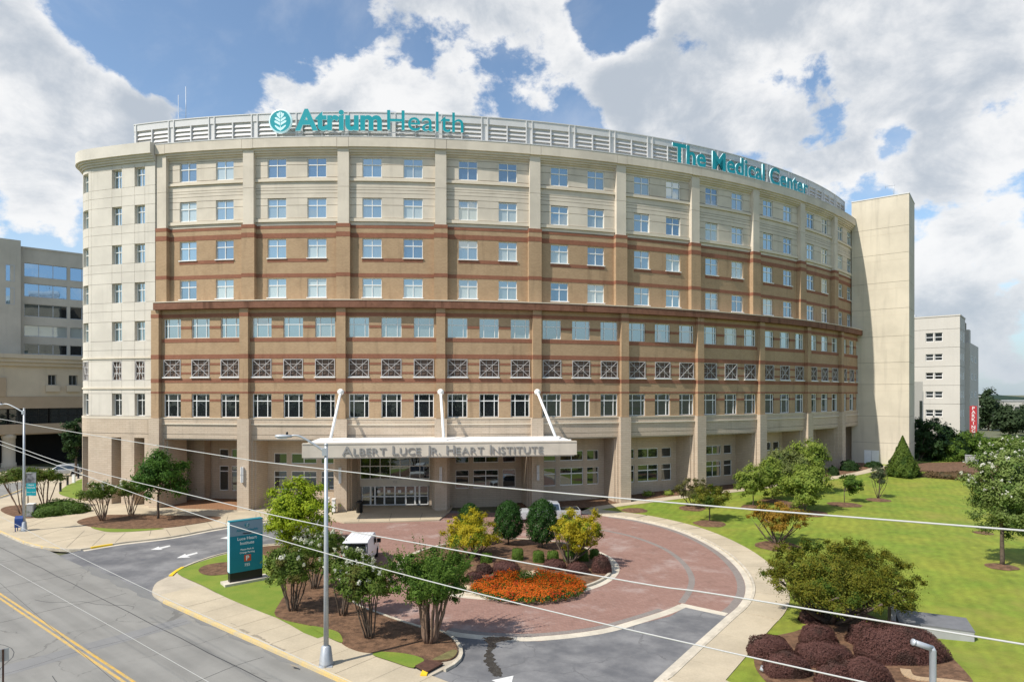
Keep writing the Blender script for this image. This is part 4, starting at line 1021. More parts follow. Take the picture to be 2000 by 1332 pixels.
isheet('grass_patch', [(845,1290),(880,1287),(893,1274),(884,1270),(860,1281)], .172, mat('dry_turf', (.17,.15,.06), .95, .3, 3, fine=.3))
# ---- centre island
ic = Vector((-.35, 46.0)); ir = 7.45
circ = [ic+Vector((math.cos(a), math.sin(a)))*ir for a in np.linspace(0, 2*math.pi, 61)[:-1]]
mb = MB(); strip(mb, circ, -.62, -.18, .008, .022, False, True); mb.build('gutter', gutterm, kind='structure')
mb = MB(); strip(mb, circ, -.18, .0, -.1, .16, False, True); mb.build('kerb', kerbm, kind='structure')
sheet('mulch_bed', circ, .1, mulch, False, .9, zf=lambda x, y: .12+.45*(1-ss(0, ir, math.hypot(x-ic.x, y-ic.y))), kind='structure')
def HI(x, y): return .12+.45*(1-ss(0, ir, math.hypot(x-ic.x, y-ic.y)))
# puddle and stain on the near drive
wet = mat('wet_asphalt', (.045,.044,.04), .16, .45, 5, spec=.5)
pd_ = catmull([G(x, y, 0, False) for x, y in [(943,1246),(958,1243),(975,1244),(992,1243),(1001,1247),(990,1251),(972,1254),(966,1264),(962,1275),(964,1284),(968,1292),(975,1301),(980,1311),(977,1320),(966,1320),(958,1312),(954,1302),(947,1290),(948,1276),(951,1262),(949,1252)]], 5, True)
sheet('puddle', [p+Vector((random.uniform(-.09,.09), random.uniform(-.09,.09), 0)) for p in pd_], .0145, wet, False, kind='structure')
# painted arrows of the drive
pw = mat('worn_white_paint', (.66,.65,.62), .7, .18, 4)
def arrow(pts, name='lane_arrow'):
    mb = MB(); mb.poly([(p.x, p.y, .0085) for p in [G(x, y, 0, False) for x, y in pts]]); return mb.build(name, pw, kind='structure')
arrow([(345,1089.5),(362,1081),(363,1083.5),(385,1078),(386,1080.5),(366,1086),(372,1088)])
arrow([(294,1073.5),(310,1067),(311,1069),(332,1064.5),(333,1066.5),(314,1071.5),(318,1073)])
arrow([(960,1328),(1003,1319),(999,1334),(985,1334),(978,1345),(972,1333)])
arrow([(430,1051),(446,1047),(446,1049),(470,1044),(470,1046),(448,1051),(450,1053)])
# mulch rings round the lawn trees
def ringbed(px, py, w):
    p = G(px, py); D = p.y; r = w/2*D/FPX
    P = [Vector((p.x+math.cos(a)*r*random.uniform(.93,1.07), p.y+math.sin(a)*r*random.uniform(.9,1.1))) for a in np.linspace(0, 2*math.pi, 19)[:-1]]
    V = MB(); zc = p.z+.05
    c = (p.x, p.y, zc+.1)
    for a, b in zip(P, P[1:]+P[:1]): V.poly([(a.x,a.y,.11+H(a.x,a.y)),(b.x,b.y,.11+H(b.x,b.y)),c])
    V.build('mulch_ring', mulch, kind='structure')
for q in ((1386,1022,62),(1239,996,50),(1352,992,52),(1519,1066,84),(1650,985,62),(1716,976,44),(1956,1106,54),(1472,990,46),(1577,1002,70),(1512,978,50),(1545,985,60),(1920,1040,34)): ringbed(*q)
sheet('mulch_bed', catmull([G(x, y) for x, y in [(1478,1268),(1500,1245),(1565,1228),(1590,1196),(1660,1188),(1745,1222),(1830,1262),(1885,1310),(1900,1345),(1840,1390),(1560,1390),(1500,1335),(1474,1300)]], 4, True), .13, mulch, True, 1.2, kind='structure')
brkp = brickmat('tan_edging_brick', (.48,.34,.2), (.42,.29,.17), (.3,.23,.16), .22, .11, .1, .2, uv=False)
mb = MB(); strip(mb, catmull([G(x, y) for x, y in [(1768,1308),(1775,1320),(1800,1327),(1850,1331),(1900,1338)]], 4), -.2, .2, .0, .18, True); mb.build('brick_edging', brkp, kind='structure')
# opposite side of the street, under and behind the camera (seen mirrored in the lower windows)
sheet('far_pavement', [ST(-190,1), ST(120,1), ST(120,6.6), ST(-190,6.6)], .12, conc, False, skirt=.2, kind='structure')
sheet('far_lawn', [ST(-190,-90), ST(120,-90), ST(120,1), ST(-190,1)], .1, grassb, False, kind='structure')
# ================================================================== PLANTS
rs = np.random.RandomState(11)
L_yellow = leafmat('yellow_maple_leaf', (.33,.30,.022), (.50,.37,.024), (.15,.22,.02), .35)
L_bright = leafmat('bright_green_leaf', (.24,.32,.020), (.32,.37,.024), (.13,.21,.017), .35)
L_green = leafmat('green_leaf', (.075,.145,.024), (.125,.19,.03), (.05,.095,.016), .3)
L_dark = leafmat('dark_green_leaf', (.020,.045,.014), (.038,.07,.018), (.014,.034,.012), .2)
L_crape = leafmat('crape_myrtle_leaf', (.075,.125,.022), (.115,.16,.028), (.115,.105,.028), .3)
L_holly = leafmat('glossy_holly_leaf', (.022,.06,.013), (.04,.09,.018), None, .12, .35)
L_lime = leafmat('young_maple_leaf', (.19,.26,.045), (.27,.31,.06), (.12,.18,.03), .35)
L_olive = leafmat('olive_maple_leaf', (.105,.13,.016), (.18,.155,.018), (.06,.10,.014), .3)
L_rust = leafmat('rust_maple_leaf', (.25,.14,.022), (.30,.18,.025), (.14,.15,.022), .3)
L_purple = leafmat('purple_shrub_leaf', (.105,.050,.042), (.135,.064,.052), (.07,.040,.032), .15)
L_box = leafmat('boxwood_leaf', (.07,.13,.02), (.12,.18,.03), None, .2)
L_juni = leafmat('juniper_leaf', (.05,.10,.02), (.09,.14,.025), None, .2)
L_flower = leafmat('orange_petal', (.56,.10,.014), (.62,.16,.016), (.44,.06,.014), .25)
L_bloom = leafmat('white_blossom', (.72,.70,.64), (.62,.60,.52), None, .3)
L_far = leafmat('far_tree_leaf', (.030,.052,.022), (.048,.07,.028), None, .15)
def leaves(C, n, size, up=.35, out=None, asp=.55, jitter=1.0, drop=0.0):
    """C: array (k,7) of clumps x,y,z,rx,ry,rz,weight -> quads (n*4,3)"""
    C = np.asarray(C, float); w = C[:,6]*(C[:,3]*C[:,4]*C[:,5])**(2/3); w /= w.sum()
    idx = rs.choice(len(C), n, p=w); c = C[idx]
    d = rs.normal(size=(n,3)); d /= np.linalg.norm(d, axis=1)[:,None]
    rad = np.abs(rs.normal(0, .52, n))**.75
    P = c[:,:3] + d*c[:,3:6]*rad[:,None]
    od = P-np.average(C[:,:3], axis=0, weights=C[:,6]); od /= np.linalg.norm(od, axis=1)[:,None]+1e-6
    nrm = d*.75 + od*.75 + rs.normal(size=(n,3))*.5*jitter + np.array([0,0,up]); nrm /= np.linalg.norm(nrm, axis=1)[:,None]
    a = np.cross(nrm, rs.normal(size=(n,3))); a /= np.linalg.norm(a, axis=1)[:,None]; b = np.cross(nrm, a)
    s = size*rs.uniform(.65, 1.35, n)[:,None]
    a *= s; b *= s*asp
    Q = np.stack([P-a, P+b*.9+a*.1, P+a, P-b*.9+a*.1], 1)
    return Q.reshape(-1,3)
def quadmesh(name, Q, m):
    me = bpy.data.meshes.new(name); n = len(Q)//4
    me.vertices.add(len(Q)); me.vertices.foreach_set('co', Q.astype(np.float32).ravel())
    me.loops.add(len(Q)); me.loops.foreach_set('vertex_index', np.arange(len(Q), dtype=np.int32))
    me.polygons.add(n); me.polygons.foreach_set('loop_start', np.arange(0, len(Q), 4, dtype=np.int32)); me.polygons.foreach_set('loop_total', np.full(n, 4, np.int32))
    me.materials.append(m); me.update(); me.validate(); return me
def crown_clumps(c, r, k, sub, seed, shape='round', lo=.35, fill=.42):
    """a few broad inner masses carry the crown; many small clumps break its outline and let gaps through"""
    g = np.random.RandomState(seed); out = []; rr = min(r)
    def shaped(p):
        if shape == 'dome' and p[2] < -.4: p[2] = -.4*g.uniform(.3,1)
        if shape == 'egg': f = 1-.30*p[2]; p[0] *= f; p[1] *= f
        if shape == 'vase': f = .62+.42*(p[2]+1)/2; p[0] *= f; p[1] *= f
        return p
    for _ in range(int(k*1.5)):
        if shape == 'cone':
            z = g.uniform(-1,.97); w = (1-z)/2; a = g.uniform(0,2*math.pi); q = g.uniform(.35,.88)
            p = np.array([math.cos(a)*w*q, math.sin(a)*w*q, z]); s = sub*(.35+.65*w)*g.uniform(.75,1.1)
        else:
            d = g.normal(size=3); d /= np.linalg.norm(d); p = shaped(d*g.uniform(max(lo,.55), .98)); s = sub*g.uniform(.55, 1.15)
        out.append((c[0]+p[0]*(r[0]-s*rr*.55), c[1]+p[1]*(r[1]-s*rr*.55), c[2]+p[2]*(r[2]-s*rr*.40), s*rr, s*rr, s*rr*.72, 1))
    m = 12
    for _ in range(m):
        if shape == 'cone':
            z = g.uniform(-1,.7); w = (1-z)/2; out.append((c[0], c[1], c[2]+z*r[2]*.9, r[0]*w*.55, r[1]*w*.55, r[2]*.22, fill)); continue
        d = g.normal(size=3); d /= np.linalg.norm(d); p = shaped(d*g.uniform(.15,.62)); s = g.uniform(.34,.5)
        out.append((c[0]+p[0]*r[0]*.85, c[1]+p[1]*r[1]*.85, c[2]+p[2]*r[2]*.75, r[0]*s, r[1]*s, r[2]*s*.8, fill))
    return out
def branch(mb, a, b, r0, r1, g, n=5, bow=.12, sides=6):
    a, b = Vector(a), Vector(b); l = (b-a).length; P = []
    off = Vector((g.uniform(-1,1), g.uniform(-1,1), g.uniform(.1,1)))*bow*l
    for i in range(n+1):
        t = i/n; P.append(a.lerp(b, t)+off*math.sin(math.pi*t)+Vector((g.uniform(-1,1), g.uniform(-1,1), 0))*l*.012)
    mb.tube(P, [r0+(r1-r0)*i/n for i in range(n+1)], sides); return P
TN = [0]
LEAFK = 1.35; LEAFS = .86
def tree(name, cat, label, bpx, box, leaf, style='single', n=5000, size=.16, k=26, sub=.36, shape='round', trunk=.10, bk=None, bloom=0, group=None, lo=.35, stems=6, depth=1.0, base=None, up=.35, asp=.55, fork=.45, zlift=None, plume=0, fill=.5, flare=.8):
    """bpx = pixel of the trunk foot; box = x0,x1,y0,y1 of the crown in the photograph"""
    TN[0] += 1; seed = TN[0]*13+5; g = random.Random(seed)
    b = base if base is not None else G(*bpx)
    D = b.y; s = D/FPX
    cx = b.x + ((box[0]+box[1])/2-bpx[0])*s; zt = b.z+(bpx[1]-box[2])*s; zb = b.z+(bpx[1]-box[3])*s
    rx = (box[1]-box[0])/2*s*1.1; rz = (zt-zb)/2*1.06
    c = np.array([cx-b.x, 0, (zt+zb)/2-b.z]); r = (rx, rx*depth, rz)
    root = empty(name, b, 0, label, cat, group)
    cl = crown_clumps(c, r, k, sub, seed, shape, lo, fill)
    n = int(n*LEAFK); size = size*LEAFS
    Q = leaves(cl, n, size, up, asp=asp)
    if plume:      # long upright shoots standing out of the crown
        ex = []
        for _ in range(plume):
            a = g.uniform(0, 2*math.pi); q = g.uniform(.1,1)**.5; p0 = np.array([c[0]+math.cos(a)*rx*.65*q, math.sin(a)*rx*.65*q, c[2]+rz*g.uniform(-.2,.5)])
            dv = np.array([math.cos(a)*q*.75, math.sin(a)*q*.75, 1.0]); dv /= np.linalg.norm(dv); ln = rz*g.uniform(.7,1.25)
            for i in range(9): ex.append((*(p0+dv*ln*i/9), .17*(1.15-i/9), .17*(1.15-i/9), .2, 1.0))
        Q = np.concatenate([Q, leaves(ex, plume*150, size*.75, up, asp=.4)])
    link('crown', quadmesh('crown', Q, leaf), root)
    mb = MB(); bk = bk or bark
    tops = [Vector(q[:3]) for q in cl]
    if style == 'single':
        zf = max(.25, float(c[2]-rz*(1-fork*.6))); f = Vector((g.uniform(-.04,.04), g.uniform(-.04,.04), zf)); ld = Vector((c[0]*.7, 0, c[2]+rz*.45))
        branch(mb, (0,0,-.15), f, trunk, trunk*.72, g, 4, .02, 8); branch(mb, f, ld, trunk*.72, trunk*.18, g, 6, .05, 6)
        for q in g.sample(tops, min(len(tops), 12)):
            t_ = g.uniform(.0,.7); st_ = f.lerp(ld, t_*.6); branch(mb, st_, q, trunk*.38, trunk*.08, g, 4, .10, 5)
    elif style == 'multi':
        for i in range(stems):
            a = 2*math.pi*(i+g.uniform(-.3,.3))/stems; q = g.uniform(.25,.8)
            foot = Vector((math.cos(a)*trunk*1.6, math.sin(a)*trunk*1.6, -.1)); tp = Vector((c[0]+math.cos(a)*rx*q*flare, math.sin(a)*rx*q*flare, c[2]-rz*.35))
            P = branch(mb, foot, tp, trunk*.55, trunk*.28, g, 6, .05, 6)
            for qn in sorted(tops, key=lambda v: (v-tp).length)[:3]: branch(mb, P[g.randint(3,6)], qn, trunk*.26, trunk*.07, g, 4, .06, 5)
    elif style == 'low':
        for i in range(stems):
            a = 2*math.pi*(i+g.uniform(-.3,.3))/stems
            tp = Vector((c[0]+math.cos(a)*rx*.7, math.sin(a)*rx*.7, c[2]-rz*g.uniform(-.1,.35))); P = branch(mb, (0,0,-.1), tp, trunk, trunk*.25, g, 5, -.06, 6)
            for qn in sorted(tops, key=lambda v: (v-tp).length)[:3]: branch(mb, P[g.randint(2,5)], qn, trunk*.4, trunk*.08, g, 4, .06, 5)
    link('trunk', mb.mesh('trunk', bk), root)
    if bloom:
        up_ = [q for q in cl if q[2] > c[2]-rz*.1]; fl = []
        for _ in range(bloom):
            q = g.choice(up_); d = Vector((g.gauss(0,1), g.gauss(0,1)-.3, abs(g.gauss(0,1))+.2)).normalized()
            fl.append((q[0]+d.x*q[3], q[1]+d.y*q[4], q[2]+d.z*q[5]*1.1, *((.13,.13,.17) if bloom < 100 else (.075,.075,.10)), 1))
        link('blossom', quadmesh('blossom', leaves(fl, bloom*(34 if bloom < 100 else 18), .05, .2, asp=.8), L_bloom), root)
    return root
def shell_tree(name, cat, label, base, bpx, box, leaf, n, size, prof, trunk, group=None):
    """dense clipped crown: leaves packed near the surface of a turned profile (height 0..1 -> radius 0..1)"""
    TN[0] += 1; g = np.random.RandomState(TN[0]*17); s = base.y/FPX
    z0 = (bpx[1]-box[3])*s; z1 = (bpx[1]-box[2])*s; rx = (box[1]-box[0])/2*s; root = empty(name, base, 0, label, cat, group)
    pz, pr = zip(*prof); t = g.beta(1.0, 1.0, n*2); w = np.interp(t, pz, pr); keep = g.uniform(0, 1, n*2) < (w*.9+.1); t, w = t[keep], w[keep]; n = len(t)
    a = g.uniform(0, 2*np.pi, n); lump = 1+.11*np.sin(a*4+t*9+TN[0])+.09*np.sin(a*9-t*17)+.06*np.sin(a*15+t*31)
    q = w*lump*(1-np.abs(g.normal(0, .13, n)))*rx
    P = np.stack([np.cos(a)*q, np.sin(a)*q, z0+t*(z1-z0)+g.normal(0, .05, n)], 1); d = np.stack([np.cos(a), np.sin(a), .35+0*a], 1)
    nrm = d+g.normal(size=(n,3))*.6; nrm /= np.linalg.norm(nrm, axis=1)[:,None]; x = np.cross(nrm, g.normal(size=(n,3))); x /= np.linalg.norm(x, axis=1)[:,None]; y = np.cross(nrm, x); k = size*g.uniform(.6,1.4,n)[:,None]
    link('crown', quadmesh('crown', np.stack([P-x*k, P+y*k*.55, P+x*k, P-y*k*.55], 1).reshape(-1,3), leaf), root)
    mb = MB(); mb.tube([(0,0,-.15),(0,0,z0*.6),(0,0,z0+(z1-z0)*.7)], [trunk, trunk*.85, trunk*.3], 8)
    gg = random.Random(TN[0])
    for _ in range(14): b = gg.uniform(0, 6.28); tz = gg.uniform(.05,.8); rr = float(np.interp(tz, pz, pr))*rx*.8; mb.tube([(0,0,z0+(z1-z0)*max(0,tz-.12)),(math.cos(b)*rr,math.sin(b)*rr,z0+(z1-z0)*tz)], [trunk*.3,trunk*.1], 5)
    link('trunk', mb.mesh('trunk', bark), root); return root
def shrub(name, cat, label, c, r, leaf, n=2500, size=.05, k=0, group=None, flat=.0, seed=0, rz=0, rough=.05, sides=None):
    """clipped mound: leaves packed on a squashed dome; c = foot centre (world)"""
    TN[0] += 1; g = np.random.RandomState(TN[0]*7+3)
    root = empty(name, c, rz, label, cat, group)
    d = g.normal(size=(n,3)); d[:,2] = np.abs(d[:,2])*1.0-.25; d /= np.linalg.norm(d, axis=1)[:,None]
    e_ = 1/3.2 if flat else 1/2.9
    e_ = 1/7.0 if flat else e_
    m = (np.abs(d)**(1/e_)).sum(1)**(-e_)          # superellipsoid: flat top, full sides
    lump = 1+rough*np.sin(d[:,0]*5+g.uniform(0,6))*np.cos(d[:,1]*6+g.uniform(0,6))+rough*.8*np.sin(d[:,2]*9+d[:,0]*7)
    rad = (m*lump*g.uniform(.90,1.03,n))[:,None]
    P = d*rad*np.array(r); P[:,2] = np.maximum(P[:,2]+r[2]*.30*0, -.0)
    keep = P[:,2] > -.01
    nrm = d/np.array(r); nrm /= np.linalg.norm(nrm, axis=1)[:,None]; nrm = nrm+g.normal(size=(n,3))*.38; nrm /= np.linalg.norm(nrm, axis=1)[:,None]
    a = np.cross(nrm, g.normal(size=(n,3))); a /= np.linalg.norm(a, axis=1)[:,None]; b = np.cross(nrm, a); s = size*g.uniform(.6,1.4,n)[:,None]
    Q = np.stack([P-a*s, P+b*s*.55, P+a*s, P-b*s*.55], 1)[keep].reshape(-1,3)
    link('foliage', quadmesh('foliage', Q, leaf), root)
    mb = MB(); ph = [(.92,0),(.96,.35),(.86,.68),(.6,.86),(0,.93)] if not flat else [(.93,0),(.95,.5),(.92,.82),(.7,.92),(0,.94)]
    v0 = len(mb.v); mb.lathe((0,0,0), [(q*.93, z*.97) for q, z in ph], 18)
    mb.v = [(x*r[0], y*r[1], z*r[2]) for x, y, z in mb.v]
    mb.build('stems', leaf, root)
    return root
# --- left of the drive
tree('crape_myrtle', 'tree', 'spreading crape myrtle behind the bannered lamp post, left of it by the mulch', (45,1003), (-20,85,908,955), L_crape, 'multi', 5000, .11, 20, .36, 'dome', .11, barkpale, 0, 'crape myrtles by the left lamp', fill=.9, flare=.6, stems=6)
tree('crape_myrtle', 'tree', 'spreading crape myrtle just right of the bannered lamp post above low junipers', (88,992), (45,132,905,952), L_crape, 'multi', 4600, .11, 20, .36, 'dome', .11, barkpale, 0, 'crape myrtles by the left lamp', fill=.9, flare=.6, stems=7)
tree('crape_myrtle', 'tree', 'white-flowered crape myrtle at the left end of the plaza mulch bed', (201,1017), (150,243,935,985), L_crape, 'multi', 5200, .10, 22, .36, 'dome', .10, barkpale, 14, 'crape myrtles in the plaza bed', fill=.9, flare=.6, stems=9)
tree('crape_myrtle', 'tree', 'crape myrtle mid plaza bed, between its flowered neighbour and the dense green maple', (256,1006), (222,300,928,978), L_crape, 'multi', 4200, .10, 18, .36, 'dome', .09, barkpale, 12, 'crape myrtles in the plaza bed', fill=.9, flare=.6, stems=7)
tree('maple_tree', 'tree', 'dense green maple with a straight grey trunk in front of the loggia', (309,1013), (255,372,868,982), leafmat('fresh_maple_leaf', (.045,.105,.016), (.075,.145,.022), (.03,.075,.013), .3), 'single', 9000, .15, 34, .34, 'egg', .13, bark, 0)
for q, lb in (((92,1004,34,12),'dark low juniper shrub nearest the bannered lamp post'),((120,998,30,14),'low spreading juniper between two others at the plaza edge'),((142,1000,26,11),'bright low juniper at the right tip of the mulch bed')):
    p = G(q[0], q[1], .15, False); s = p.y/FPX; shrub('juniper_shrub', 'shrub', lb, p, (q[2]*s, q[2]*s*.9, q[3]*1.6*s), L_juni, 2600, .09, group='low junipers on the plaza', rough=.14)
tree('shade_tree', 'tree', 'dark tree growing between the left building and the rounded tower', (148,930), (122,172,805,905), L_dark, 'single', 4200, .26, 20, .38, 'round', .2, bark)
# --- island trees
tree('bright_green_tree', 'tree', 'lumpy bright yellow-green tree behind the teal sign', (566,1066), (508,652,930,1062), L_bright, 'single', 15000, .13, 42, .30, 'round', .12, bark, lo=.25)
tree('crape_myrtle', 'tree', 'white-flowered crape myrtle right beside the teal sign', (572,1193), (508,640,1062,1152), L_crape, 'multi', 10500, .085, 34, .33, 'dome', .10, bark, 8, 'crape myrtles on the island', fill=.75, flare=.62, stems=9)
tree('crape_myrtle', 'tree', 'white-flowered crape myrtle half hidden behind the one beside the teal sign', (614,1150), (560,690,1028,1098), L_crape, 'multi', 9000, .09, 30, .33, 'dome', .09, bark, 26, 'crape myrtles on the island', fill=.75, flare=.62, stems=7)
tree('crape_myrtle', 'tree', 'white-flowered crape myrtle right of the tall lamp post, the farther of two', (672,1202), (622,738,1065,1135), L_crape, 'multi', 8500, .085, 28, .33, 'dome', .09, bark, 22, 'crape myrtles on the island', fill=.75, flare=.62, stems=7)
tree('crape_myrtle', 'tree', 'white-flowered crape myrtle left of the vase-shaped one, with slim brown stems', (722,1246), (645,782,1085,1188), L_crape, 'multi', 11500, .08, 36, .31, 'dome', .09, bark, 24, 'crape myrtles on the island', fill=.75, flare=.62, stems=9)
tree('crape_myrtle', 'tree', 'tall vase-shaped crape myrtle with feathery upright shoots at the island tip', (840,1254), (745,940,1072,1190), L_green, 'multi', 17000, .08, 44, .26, 'vase', .15, barkpale, 0, stems=14, plume=60, up=.1, flare=.55)
# --- centre island
def ipt(px, py):
    p = G(px, py, .3, False); return Vector((p.x, p.y, HI(p.x, p.y)))
tree('japanese_maple', 'tree', 'golden-green japanese maple at the left of the centre island', (925,1078), (858,986,984,1078), L_yellow, 'low', 17000, .075, 46, .24, 'dome', .08, bark, stems=7, base=ipt(925,1090), lo=.5)
tree('japanese_maple', 'tree', 'golden-green japanese maple at the right of the centre island', (1112,1102), (1062,1192,988,1080), L_yellow, 'low', 17000, .075, 46, .24, 'vase', .08, bark, stems=7, base=ipt(1112,1100), lo=.5)
EGG = [(0,.5),(.08,.8),(.25,1),(.45,1),(.65,.93),(.82,.76),(.94,.46),(1,.1)]
shell_tree('holly_tree', 'tree', 'clipped dark green holly egg, left of two beside the silver pickup', ipt(993,1062), (993,1062), (966,1020,977,1048), L_holly, 11000, .05, EGG, .07, 'clipped hollies on the centre island')
shell_tree('holly_tree', 'tree', 'clipped dark green holly egg in front of the silver pickup cab', ipt(1059,1068), (1059,1068), (1029,1088,974,1055), L_holly, 12000, .05, EGG, .07, 'clipped hollies on the centre island')
shell_tree('holly_tree', 'tree', 'dark holly whose top peeps out behind the left golden maple', ipt(918,1062), (918,1062), (896,944,980,1050), L_holly, 7000, .05, EGG, .07, 'clipped hollies on the centre island')
BX = [(1011,1098,11,20,'boxwood cube nearest the middle of the island, behind the orange flowers'),(1052,1100,11,20,'boxwood cube behind the left rounded purple shrub'),(1080,1096,11,18,'boxwood cube right of the middle, beside the golden maple trunk'),(1113,1094,12,20,'dark boxwood cube under the right golden maple'),(1138,1090,11,20,'boxwood cube just right of the right golden maple trunk'),(950,1102,11,16,'dark boxwood cube under the left golden maple'),(1161,1086,9,18,'small boxwood at the right end of the clipped row')]
for x, y, w, h_, lb in BX:
    p = ipt(x, y); s = p.y/FPX; shrub('boxwood_shrub', 'shrub', lb, p, (w*s, w*s, h_*s), L_box, 2600, .03, group='clipped boxwoods on the centre island', flat=1, rough=.02)
PX = [(987,1121,27,24,'wide purple hedge mound left of the stone steps behind the flowers'),(945,1122,16,22,'purple shrub at the left of the centre island beside the feathery crape myrtle'),(925,1132,16,18,'low dark shrub at the left rim of the centre island'),(1084,1112,22,20,'rounded purple shrub behind the middle of the flower bed'),(1129,1118,22,24,'rounded purple shrub behind the right end of the flower bed'),(1176,1114,19,38,'tall dark purple shrub at the right rim of the centre island')]
for x, y, w, h_, lb in PX:
    p = ipt(x, y); s = p.y/FPX; p.y += w*s*.5; shrub('purple_shrub', 'shrub', lb, p, (w*s, w*s*.7, h_*s*.85), L_purple, 4500, .035, group='purple shrubs on the centre island')
# orange flower bed
fc = [G(x, y, .3, False) for x, y in [(918,1147),(935,1138),(985,1126),(1035,1122),(1090,1124),(1130,1132),(1146,1148),(1128,1161),(1085,1170),(1030,1174),(975,1170),(935,1160)]]
fp = catmull(fc, 4, True); fx = np.array([(p.x, p.y) for p in fp]); cen = fx.mean(0)
def inside(poly, q):
    c = False; j = len(poly)-1
    for i in range(len(poly)):
        a, b = poly[i], poly[j]
        if (a[1] > q[1]) != (b[1] > q[1]) and q[0] < (b[0]-a[0])*(q[1]-a[1])/(b[1]-a[1])+a[0]: c = not c
        j = i
    return c
root = empty('flower_bed', (cen[0], cen[1], HI(*cen)), 0, 'long oval bed of orange marigold-like flowers in front of the centre island', 'flower bed')
pts = []; lo_ = fx.min(0); hi_ = fx.max(0)
while len(pts) < 4200:
    q = rs.uniform(lo_, hi_)
    if inside(fx, q): pts.append(q)
FQ, GQ = [], []
for q in pts:
    dd = min(math.dist(q, p) for p in fx[::2]); hh = .42*min(1, (dd+.12)/.45)+rs.uniform(-.09,.09)+.05*math.sin(q[0]*2.3)*math.cos(q[1]*3.1); z = HI(*q)-HI(*cen)
    GQ.append((q[0]-cen[0], q[1]-cen[1], z+hh*.55, .16, .16, hh*.5, 1)); 
    if rs.rand() < .86 and not (abs(q[0]-cen[0]+.1) < .3+rs.rand()*.7 and q[1] > cen[1]+.5+rs.rand()*.5): FQ.append((q[0]-cen[0], q[1]-cen[1], z+hh, .075, .075, .045, 1))
link('foliage', quadmesh('foliage', leaves(GQ, 22000, .05, .3), L_green), root, kind='stuff')
link('flowers', quadmesh('flowers', leaves(FQ, 24000, .032, 1.1, asp=.85), L_flower), root, kind='stuff')
for x, y, r_, lb in ((913,1143,.32,'pale boulder at the left end of the orange flower bed'),(1040,1123,.55,'low pale stone behind the middle of the orange flower bed')):
    bm = bmesh.new(); bmesh.ops.create_icosphere(bm, subdivisions=2, radius=r_)
    for v in bm.verts: v.co *= random.uniform(.82,1.1); v.co.z = v.co.z*.55 if v.co.z > 0 else v.co.z*.3; v.co.x *= 1.35
    me = bpy.data.meshes.new('boulder'); bm.to_mesh(me); bm.free(); me.materials.append(rockm); p = ipt(x, y); link('boulder', me, None, p, label=lb, cat='rock')
# --- lawn trees
tree('japanese_maple', 'tree', 'olive japanese maple on the lawn nearest the drive curve, in a round mulch ring', (1386,1016), (1345,1428,945,1000), L_olive, 'single', 7000, .10, 26, .34, 'dome', .08, bark, fork=.3)
tree('japanese_maple', 'tree', 'sparse brownish maple on the lawn behind the olive one, close to the building', (1352,990), (1318,1398,930,985), leafmat('sparse_leaf', (.10,.10,.035), (.13,.125,.04), (.09,.07,.03), .3), 'low', 4500, .11, 22, .3, 'dome', .06, bark, stems=6)
tree('young_tree', 'tree', 'slim young maple on the lawn, left of the dense clump', (1471,988), (1435,1502,903,972), L_lime, 'single', 5600, .13, 24, .34, 'egg', .07, bark)
tree('young_tree', 'tree', 'young maple in the clump with its foot behind the slim left one', (1509,976), (1472,1538,884,972), L_lime, 'single', 6500, .14, 26, .34, 'egg', .08, bark)
tree('lawn_tree', 'tree', 'tallest lime-green tree at the back of the lawn clump', (1590,962), (1535,1622,850,955), L_lime, 'single', 8500, .16, 32, .34, 'round', .11, bark)
tree('lawn_tree', 'tree', 'greyish green tree at the back of the lawn clump, left of the tallest', (1548,966), (1495,1580,868,960), leafmat('dull_lime_leaf', (.16,.19,.06), (.21,.23,.08), (.11,.15,.045), .35), 'single', 7500, .16, 30, .34, 'round', .11, bark)
tree('lawn_tree', 'tree', 'broad lime-green tree in front of the lawn clump, with a bare grey trunk', (1572,998), (1525,1628,900,992), L_lime, 'single', 9500, .14, 34, .33, 'round', .09, bark)
tree('young_tree', 'tree', 'small dark-leaved young tree in its own mulch ring right of the clump', (1649,980), (1638,1684,920,966), L_green, 'single', 3200, .12, 16, .38, 'round', .05, bark)
tree('young_tree', 'tree', 'thin wispy young tree at the right of the lawn, before the service door', (1715,972), (1698,1738,908,950), leafmat('wispy_leaf', (.075,.095,.05), (.10,.12,.06), None, .3), 'low', 1800, .10, 14, .36, 'vase', .045, bark, stems=6)
tree('japanese_maple', 'tree', 'rust and olive japanese maple with bare forked limbs at the middle of the lawn edge', (1518,1062), (1462,1582,975,1046), L_rust, 'low', 9500, .095, 34, .3, 'dome', .075, bark, stems=8, lo=.45)
tree('japanese_maple', 'tree', 'large rounded olive-bronze maple above the purple hedges in the right foreground', (1626,1215), (1500,1775,1052,1205), L_olive, 'low', 70000, .065, 110, .19, 'dome', .16, bark, stems=9, lo=.7, fill=1.0)
tree('crape_myrtle', 'tree', 'big white-flowered tree at the right edge of the lawn', (1957,1105), (1893,2040,858,1052), leafmat('pale_flowering_leaf', (.15,.21,.05), (.23,.28,.09), (.10,.16,.035), .3), 'single', 36000, .10, 64, .24, 'round', .15, bark, 260, fill=1.0, lo=.6)
shell_tree('conical_evergreen', 'tree', 'neat conical evergreen at the foot of the cream elevator tower', G(1763,930), (1763,930), (1737,1790,852,929), leafmat('arborvitae_leaf', (.07,.12,.02), (.12,.16,.028), (.05,.09,.018), .2), 14000, .11, [(0,.8),(.06,1),(.2,.95),(.5,.6),(.8,.24),(1,.02)], .1)
